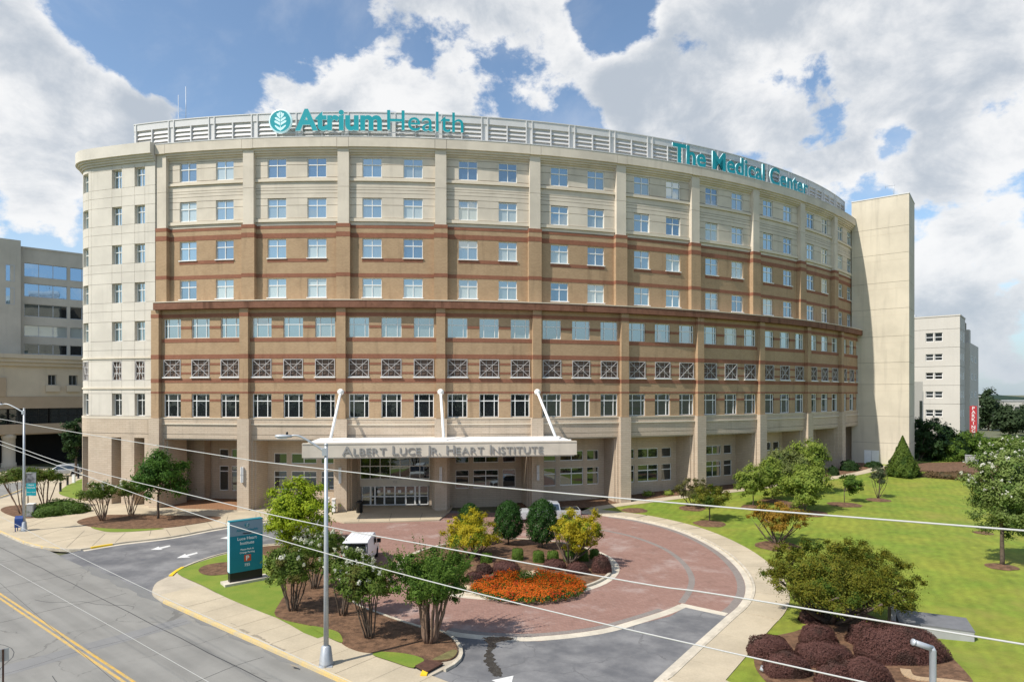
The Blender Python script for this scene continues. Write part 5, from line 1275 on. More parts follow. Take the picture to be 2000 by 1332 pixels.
for x, y, w, h_, lb in ((1660,918,16,18,'dark rounded shrub in the last bay before the tower'),(1628,928,9,16,'small dark shrub beside the last but one pier'),(1707,912,14,10,'low green shrub before the white service door')):
    p = G(x, y); s = p.y/FPX; shrub('evergreen_shrub', 'shrub', lb, p, (w*s, w*s*.8, h_*s), L_dark, 1800, .12, rough=.12)
for x, y, lb in ((1266,967,'small weedy plant on the mulch below the fifth bay windows, left one'),(1306,966,'small weedy plant on the mulch below the fifth bay windows, right one')):
    p = G(x, y); shrub('weed', 'plant', lb, p, (.55,.45,.5), L_lime, 160, .09, rough=.3, group='weeds on the mulch')
# purple hedges, right foreground
HD = [(1514,1288,44,40,'small purple hedge mound next to the sidewalk, farthest left'),(1548,1326,46,48,'purple hedge mound in front of the leftmost one'),(1608,1262,36,40,'round purple hedge mound under the big maple'),(1625,1305,58,46,'long purple hedge mound in the middle of the bed'),(1642,1345,38,52,'purple hedge mound at the lower middle of the bed'),(1705,1345,52,62,'purple hedge mound beside the bent silver pole'),(1708,1262,40,46,'purple hedge mound at the back, right of the small white post'),(1792,1300,88,72,'largest purple hedge mound, by the grey vault'),(1592,1218,24,30,'purple hedge mound in the shade of the big maple'),(1808,1352,22,20,'low purple shrub in front of the brick edging')]
for x, y, w, h_, lb in HD:
    p = G(x, y); s = p.y/FPX; p.y += w*s*.62; p.z = .12; shrub('purple_hedge', 'hedge', lb, p, (w*s*.95, w*s*.62, h_*s*.92), L_purple, int(2500+w*w*7), .030, group='purple hedge mounds in the right foreground', flat=0, rough=.05)
# --- trees beyond the lawn
FT = [(1795,910,1772,1848,806,905,'dense dark tree close behind the cream tower'),(1832,908,1800,1880,820,905,'dark round tree second from the cream tower'),(1870,906,1838,1912,832,902,'dark broad tree below the white building'),(1905,904,1876,1945,842,900,'mid green tree below the red banner'),(1942,905,1908,1985,846,903,'mid green tree behind the big white-flowered one'),(1985,906,1948,2035,848,902,'mid green tree at the far right edge'),(1855,915,1825,1890,855,905,'low dark tree in front of the row beyond the lawn')]
L_mid = leafmat('roadside_leaf', (.075,.135,.020), (.13,.19,.028), (.045,.09,.015), .28)
for i, (x, y, x0, x1, y0, y1, lb) in enumerate(FT):
    D = 101+2*(i % 6); b = Vector(((x-1000)/FPX*D, D, 1.3))
    tree('roadside_tree', 'tree', lb, (x, HZ+(CAMZ-1.3)*FPX/D), (x0,x1,y0,y1+12), L_dark if i in (0,1) else L_mid, 'single', 9000, .24, 34, .32, 'round', .22, bark, 0, 'trees beyond the lawn', base=b, lo=.45, fill=1.0)
wl0, wl1 = at(1885, 915, 97), at(1985, 935, 93); mb = MB(); mb.bar((wl0.x, wl0.y, 1.9), (wl1.x, wl1.y, 1.9), .3, 2.0); mb.bar((wl0.x, wl0.y, 2.97), (wl1.x, wl1.y, 2.97), .45, .12)
gw_ = empty('retaining_wall', ((wl0.x+wl1.x)/2, (wl0.y+wl1.y)/2, .3), 0, 'low grey wall under the trees beyond the lawn', 'wall'); o = mb.build('wall', greyconc, gw_, (-(wl0.x+wl1.x)/2, -(wl0.y+wl1.y)/2, -.3))
for i, (x, x0, x1, y0, y1, D, lb) in enumerate([(1930,1898,1962,760,850,215,'tall dark oak right of the white building'),(1972,1945,2005,785,850,190,'dark oak in front of the far tree line'),(2015,1985,2050,775,850,200,'dark oak at the very right edge')]):
    b = Vector(((x-1000)/FPX*D, D, -1)); tree('far_oak', 'tree', lb, (x, HZ+(CAMZ+1)*FPX/D), (x0,x1,y0,y1), L_far, 'single', 5000, .55, 30, .34, 'round', .4, bark, 0, 'far dark oaks', base=b, lo=.2)
shrub('clipped_hedge', 'hedge', 'low brownish hedge at the far edge of the lawn', G(1882,936), (5.2,1.0,.9), leafmat('russet_hedge_leaf', (.095,.06,.032), (.13,.085,.04), (.07,.06,.03), .2), 2500, .12, rz=-.55, rough=.12)
# wooded strip across the street behind the camera, seen mirrored in the lower windows
cl = []
for i in range(110):
    a = -190+i*3.0+rs.uniform(-1.5,1.5); q = ST(a, -38+rs.uniform(-16,8)); h_ = rs.uniform(11,17) if rs.rand() < .8 else rs.uniform(7,11)
    cl.append((q[0], q[1], h_*.5, rs.uniform(2.6,4.6), rs.uniform(2.6,4.6), h_*.36, 1))
link('street_wood', quadmesh('street_wood', leaves(cl, 70000, .7, .3), L_dark), None, kind='stuff')
# far wooded hills; the farther ridge has haze blue mixed into its colour
for nm, D0, h0, h1, m in (('hills', 1500, 3, 14, mat('haze_tinted_hill', (.035,.06,.05), .95, .2, .02)), ('hills', 700, -2, 8, mat('near_wooded_ridge', (.03,.05,.025), .95, .35, .05))):
    mb = MB(); mb.smooth = True; n = 220; row = []
    for i in range(n+1):
        a = R(-75+150*i/n); hh = h0+(h1-h0)*(.5+.3*math.sin(i*.21)+.2*math.sin(i*.77+1))+random.uniform(-.8,.8)
        row.append((a, hh))
    for (a, h_), (b_, k_) in zip(row, row[1:]):
        prof = lambda a, h_: [(math.sin(a)*D0, math.cos(a)*D0, -.2), (math.sin(a)*D0, math.cos(a)*D0, h_), (math.sin(a)*(D0+250), math.cos(a)*(D0+250), h_*.8), (math.sin(a)*(D0+500), math.cos(a)*(D0+500), -.2)]
        A_, B_ = prof(a, h_), prof(b_, k_)
        for j in range(3): mb.poly([A_[j], B_[j], B_[j+1], A_[j+1]])
    mb.build(nm, m, kind='structure')
# ================================================================== OTHER BUILDINGS
def facade(parent, O, dr, z_of, mname='wall', **kw): pass
# ---- left neighbour: grey upper block with ribbon windows, beige lower volume
d1 = Vector((.75,.66)).normalized(); nL = Vector((d1.y,-d1.x))      # along its front, outward (towards the camera)
O1 = Vector((-98,126))
LB = empty('office_building', (O1.x, O1.y, 0), 0, 'grey concrete block with blue ribbon windows over a beige podium, left edge', 'building')
def LF(u, z, d): q = d1*u+nL*d; return (q.x, q.y, z)
zt = 41.4
def zy(px, py):     # height on the upper facade plane seen at a pixel
    s = (px-1000)/FPX; # O1 + d1*u on the ray X = sD
    u = (s*O1.y-O1.x)/(d1.x-s*d1.y); return CAMZ+(HZ-py)/FPX*(O1.y+d1.y*u), u
ribs = [(512,539),(552,578),(592,617),(634,656),(671,691)]
hl = []
for k, (a, b) in enumerate(ribs):
    za, zb_ = zy(41,b)[0], zy(41,a)[0]; hl.append((za, zb_))
uA, uB, uC, uD = .6, zy(131,500)[1], zy(137,500)[1], 34
hs_ = [(uA,uB,a,b) for a, b in hl]+[(uC,uD-1,a,b) for a, b in hl]
mb = MB(); wall(mb, LF, 0, uD, 17, zt, hs_, 0, .5, 40); mb.build('wall', greyb, LB)
mb = MB(); cellbox(mb, LF, 0, uD, 17, zt-.3, -20, -.52, 40); mb.build('inner_wall', dark, LB)
mb = MB(); cellbox(mb, LF, -.1, uD, zt, zt+.35, -20, .1, 40); mb.build('coping', greyb, LB)
mb = MB(); cellbox(mb, LF, -9, -.02, 0, zt+1.2, -16, 1.4, 40); mb.build('stair_block', greyb, LB)
for k, (a, b) in enumerate(hl):
    gm = glass_blue if k < 2 else (glass_dark if k != 3 else glass_pale)
    for u0, u1 in ((uA,uB),(uC,uD-1)):
        n = max(2, round((u1-u0)/2.1)); w = (u1-u0)/n; p = LF((u0+u1)/2, a, -.3); 
        root = empty('ribbon_window', p, math.atan2(d1.y, d1.x)); root.parent = LB
        fr = MB()
        for i in range(n+1): fr.box((-(u1-u0)/2+i*w, 0, (b-a)/2), (.12,.14,b-a))
        fr.box((0,0,.05), (u1-u0,.14,.1)); fr.box((0,0,b-a-.05), (u1-u0,.14,.1)); fr.build('frame', galv, root)
        for i in range(n): link('pane', pane_mesh(w-.1, b-a-.1, gm), root, (-(u1-u0)/2+(i+.5)*w, .04, (b-a)/2), random.uniform(-.01,.01))
for a, b in ((518,550),(562,595)):
    za, zb_ = CAMZ+(HZ-b)/FPX*124, CAMZ+(HZ-a)/FPX*124
    w = make_window(1.4, zb_-za, (), (), glass_blue, fm=galv, bar=.1, split=False); w.parent = LB; q = LF(-1.7, za, 1.42); w.location = q; w.rotation_euler = (0,0,math.atan2(d1.y, d1.x)-.0)
# podium
O2 = Vector((-96,88)); d2 = Vector((.64,.77)).normalized(); n2 = Vector((d2.y,-d2.x))
PD = empty('office_podium', (O2.x-O1.x, O2.y-O1.y, 0)); PD.parent = LB
def PF(u, z, d): q = d2*u+n2*d; return (q.x, q.y, z)
U2 = 38
mb = MB(); cellbox(mb, PF, 0, U2, 17.6, 18.2, -16, .9, 40); cellbox(mb, PF, 0, U2, 18.22, 18.9, -16, 1.2, 40); cellbox(mb, PF, 0, U2, 17.0, 17.58, -16, .5, 40); mb.build('cornice', beige2, PD)
wz = [(13.85,15.6)]; wu = [(26.1,27.3),(29.1,30.4)]
mb = MB(); wall(mb, PF, 0, U2, 11.9, 17.0, [(a,b,c,d) for a, b in wu for c, d in wz], 0, .8, 40); mb.build('wall', beige2, PD)
mb = MB(); cellbox(mb, PF, 0, U2, 9.9, 11.88, -.6, .10, 40); cellbox(mb, PF, 0, U2, 5.7, 7.3, -.6, .10, 40); mb.build('panel_band', brownb, PD)
mb = MB(); cellbox(mb, PF, 0, 20.3, 11.9, 15.0, -.3, .22, 40); mb.build('panel_band', brownb, PD)
mb = MB(); cellbox(mb, PF, .2, U2-.2, 5.8, 16.9, -16, -.9, 40); mb.build('inner_wall', dark, PD)
for a, b in wu:
    w = make_window(b-a, 1.75, (.5,), (), glass_dark, fm=galv, bar=.08, split=False); w.parent = PD; w.location = PF((a+b)/2, 13.85, -.6); w.rotation_euler = (0,0,math.atan2(d2.y, d2.x))
    mb = MB(); cellbox(mb, PF, a-.4, b+.4, 12.7, 13.8, 0, .45, 40); mb.build('sill', beige2, PD)
for k in range(6):
    a = 4+k*5.6; w = make_window(5.4, 2.5, (.25,.5,.75), (.5,), glass_dark, fm=black, bar=.08, split=False, name='strip_window'); w.parent = PD; w.location = PF(a+2.7, 7.35, -.4); w.rotation_euler = (0,0,math.atan2(d2.y, d2.x))
for u in (8.4, 20.9):
    mb = MB(); q = PF(u, 0, -.9); mb.lathe((q[0],q[1],0), [(1.05,-.3),(1.05,.9),(.9,1.0),(.9,4.9),(1.0,5.0),(1.0,5.7)], 20); mb.build('column', beige2, PD)
mb = MB(); cellbox(mb, PF, 0, U2, -.3, 5.7, -9, -8.6, 40); mb.build('recess_wall', dark, PD)
mb = MB(); cellbox(mb, PF, 0, U2, 5.5, 5.68, -9, -.3, 40); mb.build('soffit', brownb, PD)
# ---- right neighbour
O3 = Vector((99.0,139.7)); a3 = R(41); e3 = Vector((-math.cos(a3), math.sin(a3))); n3 = Vector((-math.sin(a3), -math.cos(a3)))
RB_ = empty('clinic_building', (O3.x, O3.y, 0), 0, 'white panelled building with five paired windows, behind the cream tower at the right', 'building')
def WF(u, z, d): q = e3*u+n3*d; return (q.x, q.y, z)
def WS(u, z, d): q = -n3*u-e3*d; return (q.x, q.y, z)
ww = [(651,668),(692,704.5),(728,741),(764.5,777),(800,813)]
rr = []
for y0, y1 in ww: rr.append((CAMZ+(HZ-y1)*.1165, CAMZ+(HZ-y0)*.1165))
hh = []
for a, b in rr: hh += [(3.2,4.7,a,b),(4.9,6.4,a,b)]
ztop = 29.6
zl = [-1]+[ (rr[k][0]+rr[k+1][1])/2 for k in (3,2,1,0)]+[26.8, ztop]
for a, b in zip(zl, zl[1:]):
    mb = MB(); wall(mb, WF, 0, 26, a+.03, b-.03, hh, 0, .4, 40); mb.build('wall_panel', paleb, RB_)
    mb = MB(); cellbox(mb, WS, .02, 10, a+.03, b-.03, -.4, 0, 40); mb.build('wall_panel', paleb, RB_)
mb = MB(); cellbox(mb, WF, .5, 26, -1, ztop-.2, -18, -.42, 40); mb.build('inner_wall', core_m, RB_)
mb = MB(); cellbox(mb, WF, -.1, 26, ztop, ztop+.3, -10, .1, 40); mb.build('coping', paleb, RB_)
for a, b in rr:
    for u in (3.95, 5.65):
        w = make_window(1.5, b-a, (), (.5,), glass_dark, fm=whitep, bar=.1, split=False); w.parent = RB_; w.location = WF(u, a, -.25); w.rotation_euler = (0,0,math.atan2(-e3.y,-e3.x))
    for u in (1.5, 6): 
        w = make_window(1.5, b-a, (.5,), (), glass_dark, fm=whitep, bar=.1, split=False); w.parent = RB_; w.location = WS(u, a, .01); w.rotation_euler = (0,0,math.atan2(-n3.y,-n3.x))
mb = MB(); cellbox(mb, WS, 10.02, 30, -1, 24.2, -14, .9, 40); cellbox(mb, WS, 12, 15, 24.2, 27.4, -6, .6, 40); mb.build('rear_wing', paleb, RB_)
for a, b in rr[1:]:
    for u in (14, 22): w = make_window(2.6, b-a, (.5,), (), glass_dark, fm=whitep, bar=.1, split=False); w.parent = RB_; w.location = WS(u, a, .93); w.rotation_euler = (0,0,math.atan2(-n3.y,-n3.x))
mb = MB(); mb.tube([WF(9,ztop,-3), WF(9,ztop+1.2,-3)], .35, 8); mb.box(WF(11,ztop+.5,-5), (2,2,1)); mb.build('roof_vent', galv, RB_)
# small cream lean-to between tower and white building
lp = empty('link_building', (0,0,0), 0, 'narrow cream wing showing between the elevator tower and the white building', 'building')
q0 = at(1779, 700, 124); lp.location = (q0.x+.4, 124, 0)
mb = MB(); mb.box((-1,3,7.2), (4.6,8,15)); mb.build('wall', paleb, lp)
mb = MB(); mb.box((2.0,4,6.4), (1.4,6,13)); mb.build('buttress', paleb, lp); mb = MB(); mb.box((.9,-1.02,6.5), (.5,.1,9)); mb.build('window', glass_dark, lp)
# far low buildings and the red banner
b = at(1901, 843, 132); bn = empty('banner_sign', (b.x, b.y, 0), -.45, 'tall vertical red sign with white capitals at the white building corner', 'sign')
mb = MB(); mb.box((0,0,7.0), (1.25,.22,5.6)); mb.tube([(0,.3,-1),(0,.3,9.9)], .1, 8); mb.build('sign_panel', [redsign], bn)
for i, ch in enumerate('PARKING'): text_obj(ch, .95, white, bn, (0,-.13,9.0-.78*i), 0, .01, .01, name='letter')
for (x0, x1, y0, D, m, lb, wd) in ((1893,1912,775,175,greyb,'small grey far building behind the red sign',5),(1905,2100,783,330,paleb,'long low white far building below the hills',0),(1790,1900,800,260,beige2,'low beige far building mostly behind the white one',0)):
    p0, p1 = at(x0, y0, D), at(x1, y0, D); w = p1.x-p0.x
    o = empty('far_building', ((p0.x+p1.x)/2, D, 0), 0, lb, 'building')
    mb = MB(); mb.box((0,6,(p0.z-1)/2), (w,12,p0.z+1)); mb.build('wall', m, o); mb = MB(); mb.box((0,6,p0.z+.15), (w+.6,12.6,.3)); mb.build('roof', roofm, o)
    k = max(2, int(w/8))
    for i in range(k):
        ww_ = MB(); ww_.box((-w/2+(i+.5)*w/k,-.02,p0.z*.55), (min(2.2,w/k*.5),.1,1.6)); ww_.build('window', glass_dark, o)

# ================================================================== STREET FURNITURE
def lamp_post(name, label, foot, h, arm, rz, group=None):
    o = empty(name, foot, rz, label, 'street lamp', group)
    mb = MB(); mb.prism([(-.3,-.3),(.3,-.3),(.3,.3),(-.3,.3)], -.1, .04); mb.lathe((0,0,0), [(.0,.04),(.33,.04),(.31,.12),(.22,.86),(.15,.92),(0,.92)], 4); mb.build('base', galv, o)
    mb = MB(); mb.tube([(0,0,.85),(0,0,h*.5),(0,0,h)], [.115,.10,.075], 14); mb.lathe((0,0,h), [(.085,-.02),(.085,.06),(0,.09)], 12); mb.build('pole', galv, o)
    P = catmull([(0,0,h-.35),(-arm*.35,0,h+.05),(-arm*.7,0,h+.38),(-arm*.88,0,h+.45),(-arm,0,h+.42)], 5)
    mb = MB(); mb.tube(P, [.055-.018*i/len(P) for i in range(len(P))], 10); mb.box((-.06,0,h-.3), (.2,.22,.34)); mb.build('arm', galv, o)
    mb = MB(); mb.lathe((-arm-.28,0,h+.42), [(0,-.36),(.10,-.34),(.16,-.1),(.16,.2),(.11,.36),(0,.4)], 12, (-1,0,.05)); mb.v = [(x,y,h+.42+(z-h-.42)*.5) for x, y, z in mb.v]
    hd_ = mb.build('lamp_head', galv, o)
    mb = MB(); mb.box((-arm-.36,0,h+.335), (.46,.2,.03)); mb.build('lens', lampclear, hd_); mb = MB(); mb.lathe((-arm-.15,0,h+.5), [(.05,0),(.05,.1),(0,.12)], 8); mb.build('photocell', black, hd_)
    return o
p = G(637,1299); lamp_post('lamp_post', 'tall grey lamp post on the near sidewalk, its arm reaching left', p, 9.95, 1.55, R(8), 'street lamps')
p = G(47,1037); lp2 = lamp_post('lamp_post', 'grey lamp post at the far left kerb, carrying a teal banner', p, 10.9, 1.9, R(0), 'street lamps')
# banner on it
bo = empty('banner', (0,0,0), R(8)); bo.parent = lp2
mb = MB(); mb.tube([(.05,0,5.2),(1.02,0,5.2)], .025, 6); mb.tube([(.05,0,3.15),(1.02,0,3.15)], .025, 6); mb.build('bracket', galv, bo)
mb = MB(); mb.box((.58,0,3.72), (.8,.03,1.1)); mb.build('banner_cloth', teal, bo)
ph = mat('banner_photo', (.30,.30,.31), .7, 0, 2.4, col2=(.06,.06,.065)); mb = MB(); mb.box((.58,0,4.72), (.8,.03,.88)); mb.build('banner_photo', ph, bo)
for s_, z, sz in (('Heart',4.05,.22),('Institute',3.82,.2),('Atrium Health',3.42,.12)): text_obj(s_, sz, white, bo, (.58,-.02,z), 0, .004)
# mailbox
p = G(39,1037); mo = empty('mailbox', p, R(200), 'blue collection mailbox with a rounded top beside the bannered lamp post', 'mailbox')
mb = MB(); prof = [(-.33,.38),(.33,.38),(.33,1.05)]+[(.33*math.cos(a),1.05+.33*math.sin(a)) for a in np.linspace(0,math.pi,9)[1:-1]]+[(-.33,1.05)]
f0 = [(-.31,y,z) for y, z in prof]; f1 = [(.31,y,z) for y, z in prof]; mb.poly(f1); mb.poly(f0[::-1])
for i in range(len(prof)): j = (i+1) % len(prof); mb.poly([f0[i], f0[j], f1[j], f1[i]])
mb.build('body', bluebox, mo)
for x in (-.26,.26):
    for y in (-.26,.26): mb = MB(); mb.box((x,y,.19), (.06,.06,.38)); mb.build('leg', bluebox, mo)
mb = MB(); mb.box((0,-.345,1.08), (.5,.03,.22)); mb.build('slot_door', galv, mo)
# utility pedestal, bollards
p = G(61,1009); uo = empty('utility_cabinet', p, .2, 'small pale utility cabinet standing in front of the junipers at the left', 'cabinet')
mb = MB(); mb.box((0,0,.62), (.62,.5,1.3)); mb.build('body', greyconc, uo); mb = MB(); mb.box((0,0,1.30), (.7,.58,.08)); mb.build('lid', whitep, uo); mb = MB(); mb.box((0,-.26,.65), (.5,.02,1.0)); mb.build('door', greyconc, uo)
for i, (x, y, lb) in enumerate(((118,960,'black bollard nearest the plaza, on the left'),(132,947,'black bollard second from the plaza'),(153,934,'black bollard farthest back, by the parked car'))):
    p = G(x, y, .13, False); mb = MB(); mb.lathe((0,0,0), [(.17,0),(.17,.05),(.13,.08),(.13,1.0),(.15,1.02),(.15,1.1),(.09,1.17),(0,1.2)], 14); mb.build('bollard', black, None, p, label=lb, cat='bollard', group='black bollards')
for x, y, lb in ((144,943,'short white post on the grass between bollards'),):
    p = G(x, y, .13, False); mb = MB(); mb.box((0,0,.55), (.34,.2,1.1)); mb.box((0,0,1.13), (.4,.26,.06)); mb.build('marker_post', whitep, None, p, label=lb, cat='post')
# bin by the doors, white carts
p = G(702,1001,.13,False); mb = MB(); mb.lathe((0,0,0), [(.0,0),(.30,0),(.33,.1),(.34,1.0),(.36,1.02),(.36,1.12),(.24,1.26),(.0,1.28)], 18); o = mb.build('litter_bin', black, None, p, label='black round litter bin beside the entrance pier', cat='bin')
mb = MB(); mb.box((0,-.33,1.1), (.3,.06,.14)); mb.build('opening', dark, o)
for x, y, lb in ((640,999,'white upright cart, left of the pair by the entrance pier'),(652,1001,'white upright cart touching the entrance pier')):
    p = G(x, y, .13, False); o = empty('cart', p, .15, lb, 'cart'); mb = MB(); mb.box((0,0,.78), (.34,.75,1.25)); mb.build('body', whitep, o); mb = MB(); mb.box((0,-.05,1.43), (.38,.8,.06)); mb.box((0,.36,1.2), (.3,.04,.5)); mb.build('handle_panel', white, o)
    for dx in (-.13,.13):
        for dy in (-.3,.3): mb = MB(); mb.lathe((dx,dy,.075), [(0,-.02),(.075,-.02),(.075,.02),(0,.02)], 10, (1,0,0)); mb.build('wheel', rubber, o)
# the teal sign
p0, p1 = G(449,1143), G(513,1131); dv = (p1-p0); dv.z = 0; wS = dv.length; az = math.atan2(dv.y, dv.x)
mid = (p0+p1)/2; so_ = empty('monument_sign', (mid.x, mid.y, .12), az, 'teal and grey hospital monument sign on a concrete slab at the drive', 'sign')
hS = 4.05
mb = MB(); mb.box((0,.2,.06), (wS+.75,1.0,.22)); mb.build('plinth', gutterm, so_)
mb = MB(); mb.box((0,.22,.46), (wS-.02,.42,.58)); mb.build('base_panel', black, so_)
mb = MB(); mb.box((0,.22,1.92), (wS,.46,2.34)); mb.build('teal_panel', tealdark, so_)
mb = MB(); mb.box((0,.22,3.56), (wS,.46,.92)); mb.build('grey_panel', signgrey, so_)
mb = MB(); mb.box((0,.22,4.045), (wS+.02,.48,.05)); mb.build('cap', tealdark, so_)
mb = MB(); mb.box((-wS/2-.012,.22,2.4), (.02,.40,3.2)); mb.build('edge_panel', palecyan, so_)
for s_, z, sz, m, w_ in (('AtriumHealth',3.36,.21,tealdark,wS*.66),('Navicent',3.17,.15,black,None),('Luce Heart',2.80,.27,white,None),('Institute',2.50,.27,white,None),('Please Park In',2.13,.15,white,None),('Orange Parking',1.93,.15,white,None),('755',1.08,.24,white,None)):
    text_obj(s_, sz, m, so_, (.04,-.015,z), 0, .006, .004, width=w_)
mb = MB(); mb.lathe((.02,-.012,3.75), [(0,0),(.15,0),(.15,.012),(0,.012)], 24, (0,-1,0)); mb.build('roundel', tealdark, so_)
mb = MB()
for zc in (3.68,3.76,3.84):
    for sx in (-1,1): mb.bar((.02,-.03,zc-.03), (.02+sx*.09,-.03,zc+.03), .012, .03, Vector((0,1,0)))
mb.bar((.02,-.03,3.62), (.02,-.03,3.88), .014, .012, Vector((0,1,0))); mb.build('leaf_emblem', white, so_)
mb = MB(); mb.box((.06,-.02,1.60), (.42,.02,.42)); mb.build('parking_square', mat('orange_red_paint', (.62,.09,.03), .5), so_); text_obj('P', .42, white, so_, (.06,-.035,1.46), 0, .005, .012)
# kerb inlet
p = G(843,1303); io = empty('storm_drain', (p.x, p.y, .0), math.atan2(E_.y,E_.x)+R(68), 'kerb inlet with a rusty steel cover plate at the island corner', 'storm drain')
io.rotation_euler = (0,0,0)
q = [G(x, y, .17, False)-Vector((p.x,p.y,0)) for x, y in ((834,1313),(866,1295.5),(833,1289.5),(811,1301))]
mb = MB(); mb.prism([(v.x,v.y) for v in q], .16, .22); mb.build('cover_plate', brownsteel, io)
c_ = sum(q, Vector())/4
mb = MB(); mb.prism([((v.x-c_.x)*.96+c_.x, (v.y-c_.y)*.96+c_.y) for v in q], -.05, .158); mb.build('opening', dark, io)
mb = MB(); P = [G(827,1320), G(831,1311), G(834,1302)]; strip(mb, P, -.14, .14, -.05, .19, False); mb.build('painted_kerb', kerbyy, kind='structure')
# buried vault with steel lid
c0 = G(1822,1232); vo = empty('utility_vault', c0, R(-26), 'low grey concrete vault with a dark lid beside the purple hedges', 'vault')
mb = MB(); mb.box((0,0,.05), (3.1,2.0,.9)); mb.build('vault_wall', greyconc, vo); mb = MB(); mb.box((0,.05,.53), (3.16,2.1,.08)); mb.build('lid', mat('lid_grey', (.17,.17,.175), .6, .12, 2), vo)
mb = MB(); mb.box((-1.78,.15,.45), (.22,1.9,1.3)); mb.build('headwall', greyconc, vo)
# small white standpipe among the hedges, ground light, bent silver pole, sign post
p = G(1686,1272); po = empty('standpipe', p, 0, 'small white standpipe among the purple hedges', 'pipe'); mb = MB(); mb.tube([(0,0,0),(0,0,.62),(.08,0,.74),(.22,0,.74),(.28,0,.66)], .045, 8); mb.build('pipe', whitep, po); mb = MB(); mb.box((.12,0,.13), (.42,.3,.26)); mb.build('meter_box', whitep, po); mb = MB(); mb.lathe((0,0,.66), [(.09,0),(.09,.04),(0,.05)], 8); mb.build('valve', galv, po)
p = G(1490,1312); fo = empty('ground_light', p, 0, 'small grey landscape floodlight on the mulch by the sidewalk', 'light'); mb = MB(); mb.lathe((0,0,.15), [(0,-.13),(.1,-.12),(.13,.1),(0,.12)], 12, (.5,.3,.6)); mb.build('lamp_body', galv, fo); mb = MB(); mb.tube([(0,0,-.05),(0,0,.12)], .03, 6); mb.build('stem', black, fo)
q = at(1822, 1268, 15.4); bo_ = empty('bent_pole', (q.x, q.y, .0), R(6), 'silver pole with a short arm bent to the left, cut by the bottom edge', 'pole')
mb = MB(); mb.tube([(0,0,0),(0,0,3.2),(0,0,q.z-.02),(-.05,0,q.z+.05)], .075, 14); mb.build('pole', galv, bo_); mb = MB(); mb.tube([(-.02,0,q.z+.03),(-.22,0,q.z+.10),(-.50,0,q.z+.20)], .07, 14); mb.lathe((-.50,0,q.z+.20), [(.08,0),(.08,.03),(0,.035)], 12, (-.94,0,.34)); mb.build('arm', galv, bo_)
q = at(6, 1268, 23.0); zp = q.z; sp_ = empty('sign_post', (q.x, q.y, 0), R(38), 'back of a small road sign on a brown post at the lower left corner', 'sign')
mb = MB(); mb.bar((0,0,-.1), (0,0,zp), .06, .05); mb.build('post', brownsteel, sp_); mb = MB(); mb.box((0,.05,zp-.22), (.34,.012,.46)); mb.build('sign_plate', galv, sp_)

# ================================================================== VEHICLES  (x across, y along, front towards -y)
def wheel(parent, x, y, r, w):
    o = empty('wheel', (x, y, r), 0 if x > 0 else math.pi); o.parent = parent
    mb = MB(); mb.lathe((0,0,0), [(r*.62,-w/2),(r*.96,-w/2),(r,-w*.3),(r,w*.3),(r*.96,w/2),(r*.62,w/2)], 22, (1,0,0)); mb.build('tyre', rubber, o)
    mb = MB(); mb.lathe((0,0,0), [(0,w*.32),(r*.18,w*.36),(r*.2,w*.3)], 14, (1,0,0)); mb.lathe((0,0,0), [(r*.54,w*.2),(r*.64,w*.44),(r*.64,w*.2)], 20, (1,0,0))
    for k in range(6):
        a = k*math.pi/3; mb.bar((w*.30,0,0), (w*.36,math.cos(a)*r*.6,math.sin(a)*r*.6), r*.16, .04, Vector((1,0,0)))
    mb.build('rim', steelrim, o)
    return o
def extr(mb, prof, hw_, top=None):
    """side profile (y,z) list, counter-clockwise seen from +x, extruded to half width; narrower above z=top[0] by factor top[1]"""
    f = lambda z: hw_*(1 if top is None or z <= top[0] else 1-(z-top[0])*top[1])
    a = [(f(z), y, z) for y, z in prof]; b = [(-f(z), y, z) for y, z in prof]
    mb.poly(a); mb.poly(b[::-1])
    for i in range(len(prof)): j = (i+1) % len(prof); mb.poly([a[i], b[i], b[j], a[j]])
def arch(yc, r, n=9): return [(yc-r*math.cos(a), .34+r*math.sin(a)) for a in np.linspace(0, math.pi, n)]
def car_body(mb, L_, zb_, deck, arches, hw_):
    """lower body: deck = (y,z) points of the top line front to rear"""
    prof = [(-L_/2,zb_)]
    for yc, r in arches: prof += [(y, max(zb_, z)) for y, z in arch(yc, r)]
    prof += [(L_/2,zb_)] + deck[::-1]
    extr(mb, prof, hw_)
def vehicle(kind, label, cat, loc, rz, paint):
    o = empty(kind, loc, rz, label, cat)
    return o
# silver pickup behind the hollies, nose to the left
pA = G(1015,1022,0,False); ang = R(90+1)
tk = vehicle('pickup_truck', 'silver crew cab pickup parked behind the clipped hollies', 'pickup', (pA.x+2.9, pA.y+1.0, 0), R(-90)+R(3), silver)
mb = MB(); car_body(mb, 5.8, .42, [(-2.9,.62),(-2.88,1.02),(-2.7,1.12),(-1.3,1.2),(-1.28,1.22),(1.0,1.22),(1.02,1.22),(2.9,1.24)], [(-1.85,.52),(1.75,.52)], .98); mb.build('body', silver, tk, bevel=.07)
mb = MB(); extr(mb, [(-1.35,1.2),(1.0,1.2),(.88,1.86),(-.15,1.92),(-.62,1.84)], .92, (1.2,.28)); mb.build('cab', silver, tk, bevel=.07)
mb = MB(); extr(mb, [(-1.22,1.25),(-.70,1.80),(-.2,1.86),(.78,1.80),(.88,1.25)], .932, (1.2,.28)); mb.build('side_glass', carglass, tk)
mb = MB(); mb.poly([(-.80,-1.30,1.26),(.80,-1.30,1.26),(.68,-.66,1.81),(-.68,-.66,1.81)]); mb.build('windscreen', carglass, tk); mb = MB(); mb.box((0,-.2,1.90), (1.42,.9,.04)); mb.build('roof_panel', silver, tk)
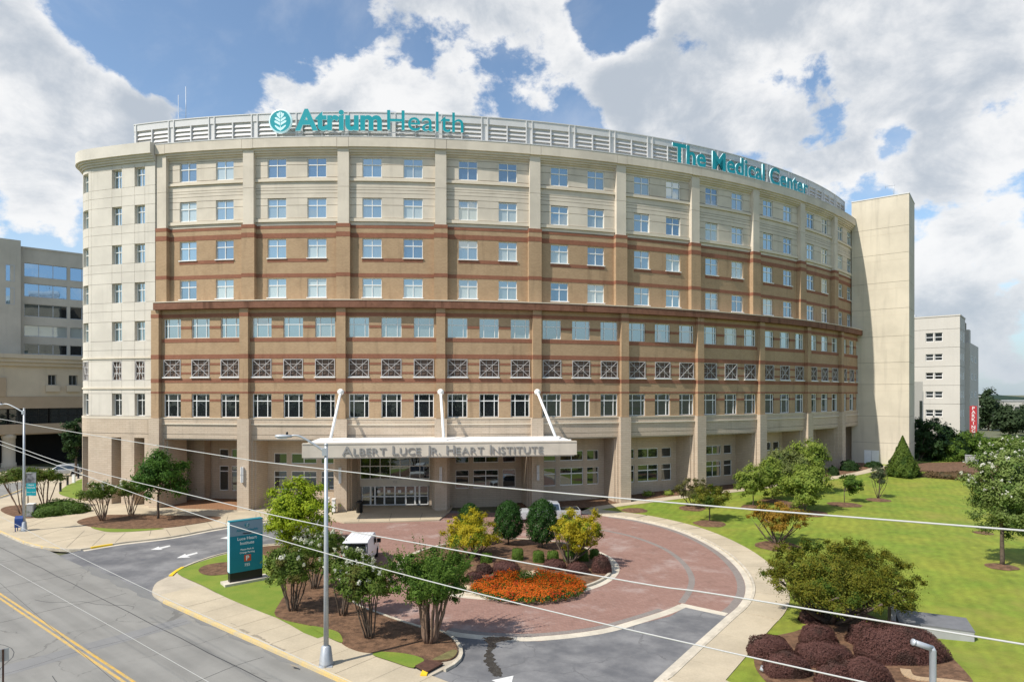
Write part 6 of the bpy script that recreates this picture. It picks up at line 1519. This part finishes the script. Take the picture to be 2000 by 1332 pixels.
mb = MB(); mb.box((0,1.95,1.22), (1.66,1.75,.05)); mb.build('bed_floor', black, tk); mb = MB(); mb.box((0,-2.91,.8), (1.5,.06,.34)); mb.build('grille', black, tk); mb = MB(); mb.box((0,-2.95,.52), (1.95,.16,.24)); mb.build('bumper', steelrim, tk); mb = MB(); mb.box((0,2.95,.6), (1.9,.16,.2)); mb.build('bumper', steelrim, tk)
for x in (-.82,.82):
    mb = MB(); mb.box((x,-2.88,.88), (.3,.12,.26)); mb.build('headlight', lampclear, tk); mb = MB(); mb.box((x*1.1,2.9,1.0), (.14,.06,.4)); mb.build('tail_light', lampred, tk); mb = MB(); mb.box((x*1.32,-1.0,1.32), (.2,.12,.2)); mb.build('door_mirror', silver, tk)
for x in (-.88,.88):
    for y in (-1.85,1.75): wheel(tk, x, y, .41, .27)
for y in (-.15, .45):
    for x in (-1,1): mb = MB(); mb.box((x*.985,y,1.08), (.03,.2,.04)); mb.build('door_handle', steelrim, tk)
# white van on the brick drive, seen from behind and above
pV = G(706,1072,0,False)
vn = vehicle('delivery_van', 'white van on the brick drive behind the crape myrtles, ribbed roof up', 'van', (-11.1, 46.5, 0), math.pi+R(3), carwhite)
mb = MB(); car_body(mb, 4.9, .38, [(-2.45,.6),(-2.42,.95),(-1.75,1.15),(2.40,1.2),(2.45,1.1)], [(-1.55,.46),(1.5,.46)], .95); mb.build('body', carwhite, vn, bevel=.07)
mb = MB(); extr(mb, [(-1.7,1.14),(2.42,1.14),(2.32,1.98),(1.9,2.05),(-.75,2.05),(-1.0,1.98)], .95, (1.15,.09)); mb.build('cabin', carwhite, vn, bevel=.07)
mb = MB(); [mb.box((x,.6,2.055), (.09,2.5,.025)) for x in (-.6,-.3,0,.3,.6)]; mb.build('roof_ribs', carwhite, vn)
mb = MB(); mb.poly([(-.78,2.445,1.28),(.78,2.445,1.28),(.74,2.36,1.86),(-.74,2.36,1.86)]); mb.build('rear_window', carglass, vn); mb = MB(); mb.poly([(-.8,-1.67,1.22),(.8,-1.67,1.22),(.74,-1.06,1.92),(-.74,-1.06,1.92)]); mb.build('windscreen', carglass, vn)
mb = MB(); mb.box((0,2.40,1.94), (1.74,.1,.06)); mb.box((-.86,2.42,1.6), (.06,.1,.7)); mb.box((.86,2.42,1.6), (.06,.1,.7)); mb.build('rear_gasket', black, vn)
for x in (-1,1):
    mb = MB(); mb.box((x*1.12,-1.15,1.35), (.28,.12,.30)); mb.build('door_mirror', black, vn); mb = MB(); mb.box((x*.86,2.46,.95), (.14,.05,.4)); mb.build('tail_light', lampred, vn); mb = MB(); mb.box((x*.7,-2.46,.8), (.3,.05,.2)); mb.build('headlight', lampclear, vn)
    mb = MB(); mb.box((x*.935,-.5,1.5), (.02,1.0,.5)); mb.build('side_glass', carglass, vn)
for x in (-.84,.84):
    for y in (-1.55,1.5): wheel(vn, x, y, .35, .23)
# silver SUV and a dark car at the left, beyond the bollards
pS = at(112, 905, 92); 
def suv(label, x, y, rz, paint, s=1.0):
    o = vehicle('parked_car', label, 'car', (x, y, .13), rz, paint)
    mb = MB(); car_body(mb, 4.7, .36, [(-2.35,.6),(-2.3,.9),(-1.2,1.05),(2.25,1.1),(2.35,.9)], [(-1.45,.44),(1.4,.44)], .93); mb.build('body', paint, o, bevel=.07)
    mb = MB(); extr(mb, [(-1.35,1.03),(2.2,1.06),(1.95,1.62),(1.5,1.7),(-.2,1.7),(-.55,1.62)], .88, (1.05,.22)); mb.build('cabin', paint, o, bevel=.07)
    mb = MB(); extr(mb, [(-1.15,1.09),(-.52,1.58),(1.85,1.58),(2.05,1.1)], .892, (1.05,.22)); mb.build('side_glass', carglass, o); mb = MB(); mb.poly([(-.78,-1.30,1.09),(.78,-1.30,1.09),(.66,-.58,1.62),(-.66,-.58,1.62)]); mb.build('windscreen', carglass, o)
    mb = MB(); mb.poly([(-.74,2.19,1.12),(.74,2.19,1.12),(.66,1.99,1.58),(-.66,1.99,1.58)]); mb.build('rear_window', carglass, o)
    for q in (-1,1):
        mb = MB(); mb.box((q*.7,-2.33,.76), (.36,.08,.16)); mb.build('headlight', lampclear, o); mb = MB(); mb.box((q*.78,2.3,.9), (.2,.1,.3)); mb.build('tail_light', lampred, o); mb = MB(); mb.box((q*.98,-.75,1.14), (.2,.1,.14)); mb.build('door_mirror', paint, o)
        mb = MB(); mb.bar((q*.68,-.1,1.74), (q*.68,1.5,1.74), .04); mb.build('roof_rail', steelrim, o)
    for x_ in (-.82,.82):
        for y_ in (-1.45,1.4): wheel(o, x_, y_, .35, .23)
    return o
suv('silver estate car parked beyond the bollards at the left', -66.9, 94, R(-58), silver)
suv('dark car parked beyond the silver one, half behind the tower', -64.2, 98, R(-58), black)

# ================================================================== OVERHEAD CABLES
def cable(pts, c, rad, m, label, grp='overhead cables across the street'):
    P = []
    for x, y in pts:
        s = (x-1000)/FPX; D = c/(.6122*s+.7907); P.append(at(x, y, D))
    a, b = P[0]-P[1], P[-1]-P[-2]
    P = [P[0]+a.normalized()*14]+P+[P[-1]+b.normalized()*9]
    mb = MB(); mb.tube(catmull(P, 6), rad, 7); return mb.build('overhead_cable', m, None, label=label, cat='cable', group=grp)
cable([(0,818),(140,843),(440,891),(540,905),(840,939),(1000,954),(1400,989),(2000,1036)], 6.2, .0080, wirem, 'uppermost grey cable, crossing the piers and the canopy front')
cable([(0,861),(140,909),(440,983),(540,1007),(694,1039),(840,1065),(1240,1137),(1400,1160),(2000,1258)], 6.2, .0080, wirem, 'second grey cable down, crossing the centre island and the hedge tops')
cable([(0,868),(140,919),(314,981),(449,1025),(629,1078),(840,1135),(1104,1200),(1400,1268),(1694,1333)], 6.2, .0076, wirem, 'third grey cable down, crossing the teal sign and ending at the bottom edge')
cable([(0,1008),(35,1026),(124,1072),(296,1155),(440,1220),(587,1286),(684,1331)], 6.2, .006, wirem, 'thin pale cable low over the near sidewalk')
cable([(0,1101),(16,1110),(200,1213),(400,1327)], 6.2, .005, wirem, 'thin pale cable over the middle of the near lane')
cable([(0,1138),(87,1213),(176,1289),(228,1333)], 6.2, .0045, wiredk, 'thin dark cable over the yellow line at the lower left')
for o in bpy.data.objects:
    if '_used' in o: del o['_used']
# no proto may be left at the origin unused
